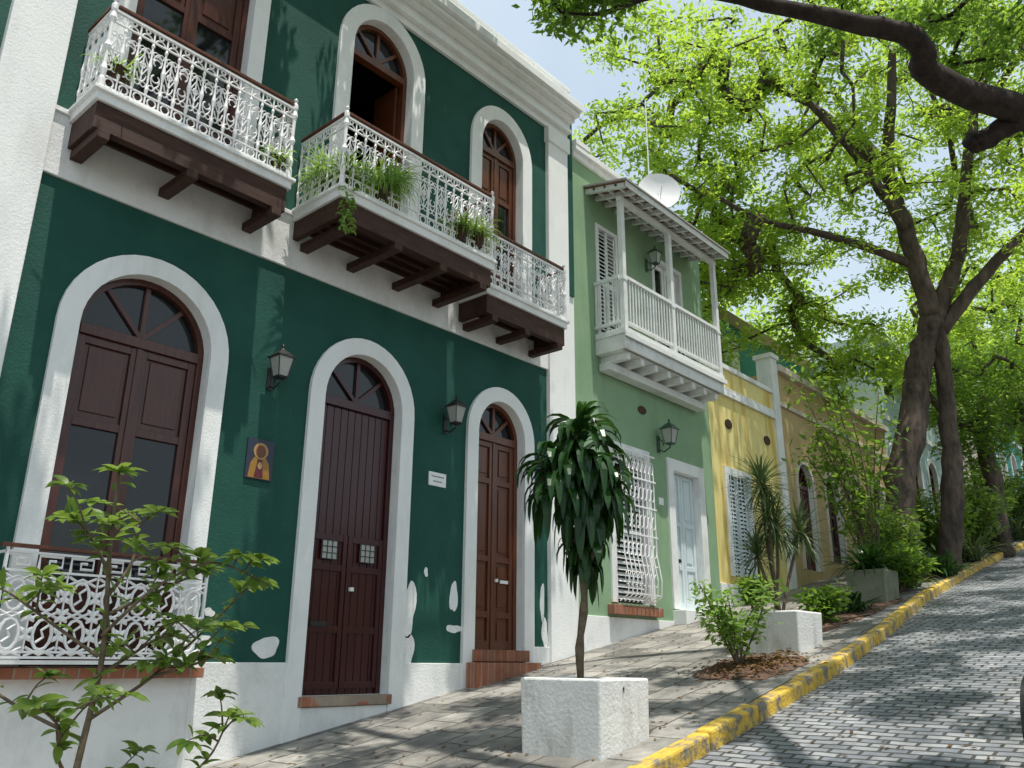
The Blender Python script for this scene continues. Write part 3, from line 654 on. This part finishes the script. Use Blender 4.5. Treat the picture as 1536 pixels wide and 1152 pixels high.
def tree(name,limbs,clumps,rc,cnt,L,bark,leaf,seed,minr=.012,jit=.18,flat=.65,asp=.38,vary=1.2):
    R=random.Random(seed); e=empty(name); w=MB(); nodes=[]; par=[]; 
    for pts,r0,r1 in limbs:
        c=crom(pts,6); n=len(c)
        rs=[(r0+(r1-r0)*(i/(n-1)))*(1+.07*R.uniform(-1,1)) for i in range(n)]
        c=[p+Vector((R.uniform(-1,1),R.uniform(-1,1),0))*rs[i]*.18 for i,p in enumerate(c)]
        w.tube(c,rs,10)
        for i,p in enumerate(c[n//4:]): nodes.append(p)
    base=len(nodes); par=[-1]*base
    cl=np.array(clumps); done=np.zeros(len(cl),bool)
    nd=np.array([tuple(p) for p in nodes]); dist=np.full(len(cl),1e9); near=np.zeros(len(cl),int)
    for i,c in enumerate(cl):
        q=np.linalg.norm(nd-c,axis=1); near[i]=q.argmin(); dist[i]=q[near[i]]
    tips=[]
    for _ in range(len(cl)):
        i=int(np.where(done,1e9,dist).argmin()); done[i]=True
        a=Vector(nd[near[i]]); b=Vector(cl[i]); l=(b-a).length; k=max(1,int(l/.55)); pi=near[i]
        newp=[]
        for j in range(1,k+1):
            t=j/k; q=a.lerp(b,t)+Vector((R.uniform(-1,1),R.uniform(-1,1),R.uniform(-1,1)))*jit*(.0 if j==k else 1)+Vector((0,0,-.12*l*4*t*(1-t)*.3))
            newp.append(tuple(q)); par.append(pi); pi=len(par)-1
        s0=len(nd); nd=np.vstack([nd,np.array(newp)]); tips.append(len(nd)-1)
        for idx in range(s0,len(nd)):
            q=np.linalg.norm(cl-nd[idx],axis=1); m=(q<dist)&(~done); dist[m]=q[m]; near[m]=idx
    cntd=np.zeros(len(nd))
    for t in tips:
        i=t
        while i>=0: cntd[i]+=1; i=par[i]
    rad=lambda i: max(minr*.7,minr*cntd[i]**.48)
    vis=set()
    for t in tips:
        i=t; ch=[]
        while i>=0:
            ch.append(i)
            if i in vis or i<base: break
            vis.add(i); i=par[i]
        if len(ch)>1:
            rs=[rad(j) for j in ch]
            rs[-1]=min(rs[-1],rs[-2]*1.25)
            w.tube([Vector(nd[j]) for j in ch],[float(x) for x in rs],5)
    w.obj('trunk_and_limbs',bark,e,True)
    k=len(cl); radii=[rc*(.7+.6*R.random()) for _ in range(k)]; counts=[int(cnt*(1-vary/2+vary*R.random())) for _ in range(k)]
    leaf_cloud('foliage',leaf,cl,radii,counts,L,e,seed=seed,flat=flat,asp=asp)
    return e
def ell(c,r,n,seed,shell=.0,keep=None):
    g=np.random.default_rng(seed); out=[]
    while len(out)<n:
        p=g.uniform(-1,1,3); q=np.linalg.norm(p)
        if q>1 or q<shell: continue
        x=np.array(c)+p*np.array(r)
        if keep is None or keep(x): out.append(x)
    return out
clA=ell((18.3,5.4,12.6),(4.6,4.0,4.2),220,1,.3)+ell((15.8,8.4,11.4),(3.2,2.8,3.6),155,2)+ell((20,3.2,11.5),(4,2.5,4.5),95,3)+ell((17.2,8.2,8.6),(2.0,1.6,2.0),60,4)+ell((19.8,6.8,7.4),(2.0,1.4,1.4),45,41)
limA=[([(18.2,5.6,gz(18.2)-.2),(18.4,5.5,3.4),(18.8,5.15,5.0),(18.95,4.9,6.2),(18.9,4.5,7.2)],.34,.26),
      ([(18.9,4.95,gz(19)-.1),(19.2,4.7,3.5),(19.3,4.6,5.2),(18.95,4.4,7.0)],.24,.16),
      ([(18.9,4.5,7.2),(18.5,4.6,8.8),(18.0,4.7,10.5),(17.7,4.4,11.8),(17.5,4.1,13.2)],.23,.08),
      ([(18.3,4.6,9.2),(17.4,5.0,10.4),(16.3,5.3,11.1),(15.5,5.8,12.1)],.13,.05),
      ([(18.6,4.6,8.4),(17.4,5.8,9.0),(15.8,6.9,9.2),(14.9,7.6,9.8)],.11,.04),
      ([(18.9,4.5,7.1),(19.0,3.8,8.6),(18.5,3.25,10.3),(18.1,2.4,12.9)],.2,.07),
      ([(19.0,4.4,6.9),(19.3,3.5,8.0),(19.6,2.6,8.9),(20.4,1.8,10)],.17,.07),
      ([(18.2,4.6,10.0),(17.2,5.5,11.8),(16.4,6.6,12.9)],.12,.05),
      ([(18.0,4.7,10.6),(18.6,5.4,12.2),(19.0,6.0,14)],.11,.04)]
tree('street_tree',limA,clA,.54,112,.155,'bark','L1',3,.017,.24)
# tree across the street, its limb crosses the top of the view
clB=ell((10.6,3.6,9.9),(1.6,1.6,.7),7,6)+ell((7.9,5.7,8.95),(.8,.5,.45),9,7)+ell((13.0,.9,10.6),(3.4,2.4,1.6),62,8)+ell((9.4,.2,10.4),(2.4,1.6,.8),16,9)
limB=[([(15.1,-1.6,gz(15)-.2),(15.0,-1.4,3.2),(14.9,-.9,5.6),(14.3,.33,7.3),(12.9,1.41,7.7),(11.4,2.2,7.9),(10.75,2.25,8.15),(10.0,3.05,8.45),(9.1,4.4,9.10)],.34,.09),
      ([(9.1,4.4,9.10),(8.5,5.0,8.95),(7.97,5.5,8.6),(7.6,5.9,8.6)],.06,.012),
      ([(12.9,1.41,7.7),(12.75,1.9,7.45),(12.65,2.1,7.38)],.16,.15),
      ([(14.6,-.3,6.6),(13.6,.6,9.0),(12,1.6,11),(10,2,12.2)],.2,.07),
      ([(14.8,-.8,5.8),(15.8,.6,8.6),(16.0,1.6,11)],.2,.08)]
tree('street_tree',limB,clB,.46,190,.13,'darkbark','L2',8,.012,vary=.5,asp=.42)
# tree opposite the green house: crown overhangs the pavement above the picture
kE=lambda p: not (abs(p[0]-3.95)<.42 or abs(p[0]-6.62)<.38 or p[0]>8.2)  # gaps in the added shading row let sun strips reach the wall
clE=ell((4.6,1.1,9.3),(5.2,3.6,.6),62,10)+ell((5.0,5.25,9.3),(3.6,.42,.35),32,13,keep=kE)+ell((5.4,6.42,10.2),(3.4,.22,.3),30,12)  # last two leaf rows are unseen, added to shade the facade
limE=[([(3.5,-1.7,gz(3.5)-.2),(3.6,-1.6,2),(3.9,-1.1,5),(4.4,-.2,7.6),(4.6,1.2,9.0)],.34,.12),([(3.9,-1.1,5.5),(2.0,.5,8),(.5,2.2,9.2)],.18,.06),([(4.2,-.6,6.6),(6.2,.8,8.4),(8.0,2.0,9.3)],.18,.06),([(4.5,.6,8.6),(5,3.2,9.3),(5.5,5.6,9.9)],.13,.04)]
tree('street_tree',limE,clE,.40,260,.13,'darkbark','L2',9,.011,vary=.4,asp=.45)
def simple_tree(x,y,h,rx,seed,leaf='L1',n=95,cnt=110,L=.18):
    z=gz(x)
    lim=[([(x,y,z-.2),(x+.1,y-.05,z+1.5),(x-.1,y-.1,z+3.2),(x,y-.3,z+h*.62)],.26,.14),([(x-.1,y-.1,z+3.0),(x-1,y+.5,z+h*.6),(x-1.6,y+1,z+h*.8)],.14,.05),([(x,y-.1,z+3.1),(x+1.1,y-.8,z+h*.6),(x+1.6,y-1.2,z+h*.8)],.14,.05)]
    tree('street_tree',lim,ell((x,y,z+h*.72),(rx,rx*.9,h*.33),n,seed),.65,cnt,L,'bark',leaf,seed,.013)
simple_tree(26.6,5.5,8.5,3.6,21,n=105); simple_tree(33,5.6,9,4,22,n=80); simple_tree(41,6,10,4.6,23,'L2',60,90,.25); simple_tree(23.5,4.9,5.6,1.8,24,'L2',45)
simple_tree(30.5,4.6,6.5,2.3,25,'L2',55)
simple_tree(52,6,12,5.5,26,'L2',60,80,.32)
e=empty('background_trees')
bc=ell((24,16,9.5),(7,3,5.0),110,31)+ell((34,15,12),(7,3,6),90,32)
leaf_cloud('foliage','L1',bc,[1.1]*len(bc),[110]*len(bc),.30,e,seed=33)
w=MB(); w.tube([(24,16,0),(24,16,6),(24.5,16,10)],.3,8); w.tube([(34,15,2),(34,15,8),(34,15.5,13)],.3,8); w.obj('trunks','bark',e,True)
e=empty('rooftop_bush'); bc=ell((14.7,7.95,6.2),(.9,.4,.8),30,35); leaf_cloud('foliage','L6',bc,[.3]*30,[90]*30,.11,e,seed=36)
w=MB(); 
for c in bc[:12]: w.tube([(14.7,8.0,5.5),tuple((c+np.array((14.7,8.0,5.5)))/2),tuple(c)],.012,4)
w.obj('stems','stem',e)

# ================================================================= PLANTS
def blade(mb,p,phi,el,L,wd,droop,n=6,fold=.25):
    p=Vector(p); vs=[];fs=[]; 
    for i in range(n+1):
        t=i/n; side=Vector((-math.sin(phi),math.cos(phi),0))
        wv=wd*(math.sin(math.pi*min(1,(t+.12)/1.12))**.6)*(.5) if i<n else .001
        f=Vector((math.cos(phi)*math.cos(el),math.sin(phi)*math.cos(el),math.sin(el)))
        up=side.cross(f)*-1
        vs+=[p+side*wv+up*fold*wv,p,p-side*wv+up*fold*wv]
        p=p+f*(L/n); el-=droop/n*(1+t)
        el=max(el,-1.5)
    for i in range(n):
        a=i*3; fs+=[(a,a+1,a+4,a+3),(a+1,a+2,a+5,a+4)]
    mb.add(vs,fs)
def planter(name,x0,x1,y0,y1,zb,zt,mat='pot',taper=.03):
    e=empty(name); w=MB(); t=.07
    a=taper
    def rg(ix,z): return [(x0+ix,y0+ix,z),(x1-ix,y0+ix,z),(x1-ix,y1-ix,z),(x0+ix,y1-ix,z)]
    vs=rg(a,zb)+rg(0,zt)+rg(t,zt)+rg(t,zt-.12)
    fs=[(0,3,2,1)]
    for k in range(3):
        for j in range(4): j2=(j+1)%4; fs.append((k*4+j,k*4+j2,(k+1)*4+j2,(k+1)*4+j))
    w.add(vs,fs); w.obj('box',mat,e,bevel=.018)
    w=MB(); n=10; vs=[(x0+t+(x1-x0-2*t)*i/(n-1),y0+t+(y1-y0-2*t)*j/(n-1),zt-.06+random.uniform(0,.03)) for i in range(n) for j in range(n)]
    w.add(vs,[(i*n+j,(i+1)*n+j,(i+1)*n+j+1,i*n+j+1) for i in range(n-1) for j in range(n-1)]); w.obj('soil','soil',e)
    return e
e=planter('potted_dracaena',5.50,6.18,3.98,4.78,-.80,-.13,taper=.012)
R=random.Random(4)
w=MB(); w.tube(crom([(5.86,4.42,-.3),(5.85,4.43,.1),(5.90,4.41,.5),(5.87,4.42,1.0),(5.86,4.42,1.6),(5.88,4.42,1.95)],4),[.034+.006*math.sin(i*2.1) for i in range(21)],8)
w.tube(crom([(5.88,4.42,.62),(5.98,4.36,.9),(6.04,4.32,1.2)],4),.022,7); w.tube(crom([(5.87,4.42,.9),(5.76,4.52,1.2),(5.70,4.56,1.5)],4),.022,7)
w.obj('trunk','stem',e,True)
w=MB()
def crown(c,n,L,wd,e0,e1,h=.25,dr=(1.6,2.6)):
    for i in range(n):
        t=R.random(); blade(w,(c[0]+R.uniform(-.02,.02),c[1]+R.uniform(-.02,.02),c[2]-h*(1-t)),R.uniform(0,6.283),e0+(e1-e0)*t+R.uniform(-.2,.2),L*R.uniform(.7,1.1),wd*R.uniform(.8,1.2),R.uniform(*dr),8)
crown((5.88,4.42,1.92),85,.58,.08,.1,1.25,.35); crown((5.70,4.56,1.66),75,.52,.075,-.1,1.1,.3); crown((6.04,4.32,1.58),75,.50,.075,-.2,1.0,.35)
crown((5.92,4.40,1.15),75,.38,.07,-.5,.6,.4); crown((5.88,4.42,1.62),65,.52,.075,-.2,.6,.4)
w.obj('leaves','L3',e)
w=MB()
for i in range(40): blade(w,(5.58+R.random()*.52,4.06+R.random()*.65,-.18),R.uniform(0,6.28),R.uniform(-.1,.9),R.uniform(.08,.2),.025,1.5,4)
w.obj('seedlings','L3',e)
e=planter('potted_spiky_dracaena',9.78,10.50,4.24,5.00,-.05,.58)
w=MB(); s=MB()
heads=[((10.10,4.70,2.15),.50,140),((10.25,4.62,1.62),.45,130),((10.0,4.78,1.25),.40,110),((10.55,4.45,1.55),.45,120),((10.02,4.6,1.75),.4,90)]
for c,L,n in heads:
    s.tube(crom([(10.15+R.uniform(-.06,.06),4.64+R.uniform(-.06,.06),.5),((10.15+c[0])/2+R.uniform(-.05,.05),(4.64+c[1])/2,(.5+c[2])/2),c],4),.022,6)
    for i in range(n): blade(w,(c[0],c[1],c[2]+R.uniform(-.1,.08)),R.uniform(0,6.283),R.uniform(-.9,1.45),L*R.uniform(.75,1.1),.022,R.uniform(.2,.8),4,.3)
s.obj('stems','stem',e,True); w.obj('leaves','L5',e)
def shrub(name,c,rad,h,n,leaf,L,seed,asp=.4,stems=9):
    e=empty(name); R2=random.Random(seed); s=MB(); cs=[]
    for i in range(stems):
        a=R2.uniform(0,6.28); r=rad*R2.uniform(.3,1); top=Vector((c[0]+r*math.cos(a),c[1]+r*math.sin(a),c[2]+h*R2.uniform(.55,1)))
        mid=Vector(c).lerp(top,.5)+Vector((R2.uniform(-.1,.1),R2.uniform(-.1,.1),.08*h)); pts=crom([c,mid,top],4); s.tube(pts,[.014*(1-.6*k/8)*max(1,rad*1.4) for k in range(9)],5)
        for p in pts[3:]: cs.append(tuple(p))
    s.obj('stems','stem',e,True)
    leaf_cloud('foliage',leaf,cs,[rad*.42]*len(cs),[n]*len(cs),L,e,asp=asp,flat=.8,droop=.15,seed=seed); return e
shrub('garden_shrub',(8.95,4.6,gz(8.95)),.42,.95,16,'L6',.10,51)
shrub('garden_shrub',(12.0,4.8,gz(12)),.4,.5,14,'L2',.12,52)
shrub('garden_shrub',(17.0,5.4,gz(17)),.9,1.5,40,'L4',.14,53); shrub('garden_shrub',(15.6,4.9,gz(15.6)),.6,.9,30,'L2',.14,54)
shrub('garden_shrub',(19.8,5.2,gz(19.8)),.9,1.6,40,'L2',.14,55); shrub('garden_shrub',(22.5,5.3,gz(22.5)),1.0,1.8,40,'L4',.16,56); shrub('garden_shrub',(25,5.5,gz(25)),1.0,1.8,40,'L2',.16,57)
shrub('garden_shrub',(13.6,6.6,gz(13.6)),.3,.6,20,'L2',.1,58); shrub('garden_shrub',(28,5.4,gz(28)),1.1,2.2,50,'L4',.17,59)
shrub('young_tree',(15.2,5.1,gz(15.2)),1.0,4.2,22,'L2',.15,60,stems=12)
e=planter('potted_bromeliad',14.1,14.75,4.62,5.25,gz(14.1)-.1,gz(14.4)+.5,'potg')
w=MB()
for i in range(120): blade(w,(14.42+R.uniform(-.15,.15),4.95+R.uniform(-.15,.15),gz(14.4)+.45),R.uniform(0,6.283),R.uniform(.5,1.5),R.uniform(.5,.95),.05,R.uniform(.6,1.6),6)
w.obj('leaves','L3',e)
for k,(x,y,n,L) in enumerate([(13.0,4.85,70,.5),(16.2,5.0,90,.8),(18.0,4.8,80,.7),(21,5.0,90,.9),(23.6,5.0,90,1.0),(27.5,5.2,90,1.1)]):
    w=MB()
    for i in range(n): blade(w,(x+R.uniform(-.3,.3),y+R.uniform(-.2,.2),gz(x)+.02),R.uniform(0,6.283),R.uniform(.5,1.5),L*R.uniform(.6,1.1),.05,R.uniform(.6,1.6),6)
    w.obj('strap_leaf_plant','L5' if k%2 else 'L3')
def trailing(name,pts,leaf,seed):
    e=empty(name); R3=random.Random(seed); w=MB(); s=MB()
    for (x,y,z,n,L,up) in pts:
        s.lathe([(.07,-.1),(.10,.08),(.11,.09)],(x,y,z),8)
        for i in range(n): blade(w,(x+R3.uniform(-.08,.08),y+R3.uniform(-.06,.06),z+.05),R3.uniform(0,6.283),R3.uniform(.2,1.5)*up,L*R3.uniform(.5,1.15),.014,R3.uniform(1.2,3.0),6)
    w.obj('fronds',leaf,e); s.obj('pots','beam',e)
trailing('balcony_fern',[(4.86,6.78,4.95,220,.5,1),(4.80,7.05,5.0,200,.5,1),(5.25,6.66,4.98,220,.5,1),(5.45,6.68,5.15,120,.45,1)],'L6',1)
trailing('balcony_fern',[(6.50,6.66,4.95,150,.42,1),(6.80,6.66,5.0,150,.42,1)],'L4',2)
trailing('balcony_fern',[(4.1,7.0,4.9,60,.28,1),(2.4,7.0,5.0,60,.3,1)],'L6',3)
w=MB()
for i in range(60): 
    x=4.74+R.uniform(-.06,.06); z=4.75-R.random()*.5
    blade(w,(x,6.57+R.uniform(-.03,.03),z),R.uniform(0,6.28),R.uniform(-.3,.8),.11,.03,1.5,4)
w.obj('trailing_vine','L6')

e=planter('potted_sapling',1.62,2.38,4.2,4.96,gz(1.6)-.1,gz(2)+.5)
R5=random.Random(9); s=MB(); w=MB()
zb=gz(2)+.4
def rleaf(p,d,L,wd):
    d=d.normalized(); sd=d.cross(Vector((0,0,1))+Vector((R5.uniform(-.5,.5),R5.uniform(-.5,.5),0))); 
    if sd.length<.01: sd=Vector((1,0,0))
    sd.normalize(); up=sd.cross(d); vs=[];fs=[]; n=5
    q=Vector(p)
    for i in range(n+1):
        t=i/n; ww=wd*math.sin(math.pi*min(.999,max(.0,t)))**.75*.5+.001
        vs+=[q+sd*ww+up*ww*.3,q,q-sd*ww+up*ww*.3]; q=q+d*(L/n); d=(d+Vector((0,0,-.14))).normalized()
    for i in range(n): a=i*3; fs+=[(a,a+1,a+4,a+3),(a+1,a+2,a+5,a+4)]
    w.add(vs,fs)
def branch(pts,r,nl,whorl=9,L=.13):
    c=crom(pts,5); s.tube(c,[r*(1-.6*i/(len(c)-1)) for i in range(len(c))],6)
    for _ in range(nl):
        k=R5.randint(len(c)//3,len(c)-1); p=c[k]; d=Vector((R5.uniform(-1,1),R5.uniform(-1,1),R5.uniform(-.3,.8)))
        rleaf(p,d,L*R5.uniform(.6,1.1),.045*R5.uniform(.8,1.2))
    p=c[-1]; t=(c[-1]-c[-2]).normalized()
    for i in range(whorl):
        a=i*2.4; d=t*.5+Vector((math.cos(a),math.sin(a),R5.uniform(-.2,.3))); rleaf(p,d,L*R5.uniform(.8,1.2),.05)
    return c
b0=(1.95,4.6,zb)
branch([b0,(1.98,4.6,-.5),(2.03,4.62,0),(1.98,4.6,.5),(1.95,4.58,.95)],.02,26,12)
br=[[(2.0,4.6,-.3),(2.3,4.6,-.1),(2.55,4.55,.15),(2.75,4.5,.38)],[(2.0,4.6,.1),(2.2,4.5,.35),(2.45,4.4,.5),(2.7,4.3,.42)],[(2.0,4.6,-.4),(1.75,4.8,-.25),(1.55,4.9,-.1),(1.4,5.0,.05)],
[(2.0,4.6,0),(1.8,4.7,.15),(1.6,4.8,.3),(1.5,4.9,.35)],[(2.0,4.6,.3),(2.15,4.7,.5),(2.2,4.8,.7),(2.3,4.8,.8)],[(1.97,4.6,-.7),(2.3,4.4,-.65),(2.5,4.3,-.5),(2.6,4.3,-.3)],
[(1.97,4.6,-.8),(1.7,4.6,-.7),(1.45,4.7,-.55),(1.3,4.8,-.35)],[(2.0,4.6,.4),(1.85,4.5,.55),(1.75,4.5,.65)],[(1.97,4.6,-.6),(1.8,4.4,-.45),(1.7,4.2,-.3),(1.55,4.1,-.2)],[(2.0,4.6,-.1),(2.25,4.8,0),(2.45,4.9,.1),(2.6,5.0,.12)],
[(2.0,4.6,.2),(2.2,4.75,.28),(2.45,4.8,.4),(2.65,4.8,.5)],[(1.97,4.6,-.7),(2.2,4.8,-.7),(2.45,4.9,-.6)],[(1.95,4.6,-.9),(1.7,4.8,-.9),(1.5,4.9,-.75)],[(2.3,4.6,-.1),(2.4,4.45,-.05),(2.5,4.35,0)]]
for b in br:
    c=branch(b,.011,17,9,.12)
    for k in range(3):
        p=c[R5.randint(5,len(c)-3)]; q=p+Vector((R5.uniform(-.22,.22),R5.uniform(-.22,.22),R5.uniform(.0,.2))); branch([p,p.lerp(q,.5)+Vector((0,0,.03)),q],.006,6,8,.11)
s.obj('stems','stem',e,True); w.obj('leaves','L4',e)

n=1500; xx=rng.uniform(4,22,n); yy=np.where(rng.random(n)<.6,rng.uniform(3.75,7.3,n),rng.uniform(1.0,3.5,n))
w=MB()
for x,y in zip(xx,yy):
    z=gz(x)+.006+(0 if y>yc(x)+.19 else -.13); a=rng.uniform(0,6.28); l=rng.uniform(.015,.04); dx,dy=math.cos(a)*l,math.sin(a)*l
    if yc(x)-.02<y<yc(x)+.2: continue
    w.add([(x-dx,y-dy,z-.1838*dx),(x+dy*.4,y-dx*.4,z+.008),(x+dx,y+dy,z+.004+.1838*dx),(x-dy*.4,y+dx*.4,z+.01)],[(0,1,2,3)])
for _ in range(420):
    x=rng.normal(9.0,.35); y=rng.normal(4.4,.22); z=gz(x)+.05; a=rng.uniform(0,6.28); l=rng.uniform(.02,.06); dx,dy=math.cos(a)*l,math.sin(a)*l
    w.add([(x-dx,y-dy,z-.1838*dx),(x+dy*.4,y-dx*.4,z+.012),(x+dx,y+dy,z+.01+.1838*dx),(x-dy*.4,y+dx*.4,z+.02)],[(0,1,2,3)])
w.obj('fallen_leaves','L7')

# ================================================================= PARKED CAR (nose just enters the frame at lower right)
car=empty('parked_car')
def loft(st,mat,name,smooth=True):
    w=MB(); vs=[];fs=[]; 
    for (x,zl,zt,h,k) in st:
        m=(zl+zt)/2
        ring=[(x,-h*.9,zl),(x,-h,zl+.12*(zt-zl)+.02),(x,-h,m),(x,-h*k,zt-.03),(x,-h*k*.9,zt),(x,0,zt+.015),(x,h*k*.9,zt),(x,h*k,zt-.03),(x,h,m),(x,h,zl+.12*(zt-zl)+.02),(x,h*.9,zl)]
        vs+=ring
    n=11
    for i in range(len(st)-1):
        for j in range(n): fs.append((i*n+j,i*n+(j+1)%n,(i+1)*n+(j+1)%n,(i+1)*n+j))
    fs.append(tuple(range(n-1,-1,-1))); fs.append(tuple((len(st)-1)*n+j for j in range(n)))
    w.add(vs,fs); o=w.obj(name,mat,car,smooth); return o
loft([(0,.30,.50,.50,.9),(.03,.22,.56,.66,.92),(.14,.18,.62,.77,.93),(.4,.17,.70,.82,.93),(1.0,.17,.84,.84,.93),(1.2,.17,.90,.84,.95),(2.2,.17,.92,.85,.95),(3.3,.17,.95,.84,.95),(3.85,.2,.93,.80,.93),(4.0,.28,.85,.70,.9)],'carpaint','body')
loft([(1.05,.86,.90,.74,.98),(1.65,.86,1.36,.72,.84),(1.8,.86,1.40,.72,.82),(3.1,.86,1.41,.72,.82),(3.75,.88,1.0,.70,.9)],'glass','greenhouse')
loft([(1.70,1.375,1.41,.60,.98),(1.9,1.385,1.435,.61,.97),(3.0,1.385,1.44,.61,.97),(3.2,1.35,1.39,.60,.98)],'carpaint','roof_panel')
w=MB()
for sy in (-1,1):
    for (xa,za,xb,zb2) in ((1.1,.9,1.72,1.38),(2.35,.9,2.4,1.4),(3.7,.95,3.15,1.38)): w.tube([(xa,sy*.74,za),((xa+xb)/2,sy*.71,(za+zb2)/2),(xb,sy*.605,zb2)],.035,6)
w.obj('pillars','carpaint',car,True)
t_=MB(); h_=MB(); ar=MB()
for x in (.78,3.2):
    for sy in (-1,1):
        for (mb,R0,a,b) in ((t_,.30,.66,.845),(h_,.19,.70,.852),(ar,.36,.6,.842)):
            vs=[];n=20
            for yy in (a,b):
                for j in range(n): an=2*math.pi*j/n; vs.append((x+R0*math.cos(an),sy*yy,.30+R0*math.sin(an)))
            mb.add(vs,[(j,(j+1)%n,n+(j+1)%n,n+j) for j in range(n)]+[tuple(range(n)),tuple(range(2*n-1,n-1,-1))])
t_.obj('tyres','rubber',car); h_.obj('wheel_covers','dish',car); ar.obj('wheel_arches','black',car)
w=MB(); w.box(.02,.06,-.35,.35,.36,.47); w.obj('grille','black',car)
w=MB(); w.box(.10,.2,.48,.70,.50,.58); w.box(.10,.2,-.70,-.48,.50,.58); w.obj('headlights','lampg',car)
w=MB(); w.box(-.01,.02,-.22,.22,.3,.36); w.obj('plate','dish',car)
w=MB(); w.box(1.62,1.72,-.84,-.74,.92,1.04); w.box(1.62,1.72,.74,.84,.92,1.04); w.obj('mirrors','carpaint',car,bevel=.02)
car.location=(5.42,.41,gz(5.42)-.128); car.rotation_euler=(0,-math.atan(.1838),0)

# ================================================================= LIGHT
sd=Vector((.045,.25,-1)).normalized()
sun=bpy.data.lights.new('sun','SUN'); sun.energy=5; sun.angle=math.radians(.5); sun.color=(1,.96,.88)
so=bpy.data.objects.new('sun',sun); C.objects.link(so); so.rotation_euler=sd.to_track_quat('-Z','Y').to_euler()
wd=bpy.data.worlds.new('World'); bpy.context.scene.world=wd; wd.use_nodes=True; t=wd.node_tree; t.nodes.clear()
bg=t.nodes.new('ShaderNodeBackground'); o=t.nodes.new('ShaderNodeOutputWorld'); sk=t.nodes.new('ShaderNodeTexSky'); sk.sky_type='NISHITA'; sk.sun_disc=False
to=-sd; sk.sun_elevation=math.asin(to.z); sk.sun_rotation=math.atan2(to.x,to.y); sk.dust_density=1.5; sk.air_density=1.4; sk.ozone_density=2
tc=t.nodes.new('ShaderNodeTexCoord'); cn=t.nodes.new('ShaderNodeTexNoise'); cn.inputs['Scale'].default_value=1.6; cn.inputs['Detail'].default_value=7; cn.inputs['Roughness'].default_value=.5
cr=t.nodes.new('ShaderNodeMapRange'); cr.inputs[1].default_value=.32; cr.inputs[2].default_value=.62; cr.inputs[3].default_value=.58; cr.inputs[4].default_value=.92
cm=t.nodes.new('ShaderNodeMixRGB'); cm.inputs[2].default_value=(5.5,6.4,7.0,1)
t.links.new(tc.outputs['Generated'],cn.inputs['Vector']); t.links.new(cn.outputs[0],cr.inputs[0]); t.links.new(cr.outputs[0],cm.inputs[0]); t.links.new(sk.outputs[0],cm.inputs[1])
t.links.new(cm.outputs[0],bg.inputs[0]); t.links.new(bg.outputs[0],o.inputs[0]); bg.inputs[1].default_value=.15
# ================================================================= CAMERA
Rr=Vector((.6626,-.7489,.00785)).normalized(); Ff=Vector((.7102,.6317,.3107)); Ff=(Ff-Rr*Ff.dot(Rr)).normalized(); Uu=Rr.cross(Ff)
cam=bpy.data.cameras.new('camera'); cam.sensor_width=36; cam.lens=36*1267/1536; cam.clip_end=1000; cam.clip_start=.05
co=bpy.data.objects.new('camera',cam); C.objects.link(co)
co.matrix_world=Matrix(((Rr.x,Uu.x,-Ff.x,0),(Rr.y,Uu.y,-Ff.y,0),(Rr.z,Uu.z,-Ff.z,0),(0,0,0,1)))
bpy.context.scene.camera=co
sc=bpy.context.scene; sc.view_settings.view_transform='Standard'; sc.view_settings.look='None'; sc.view_settings.exposure=0
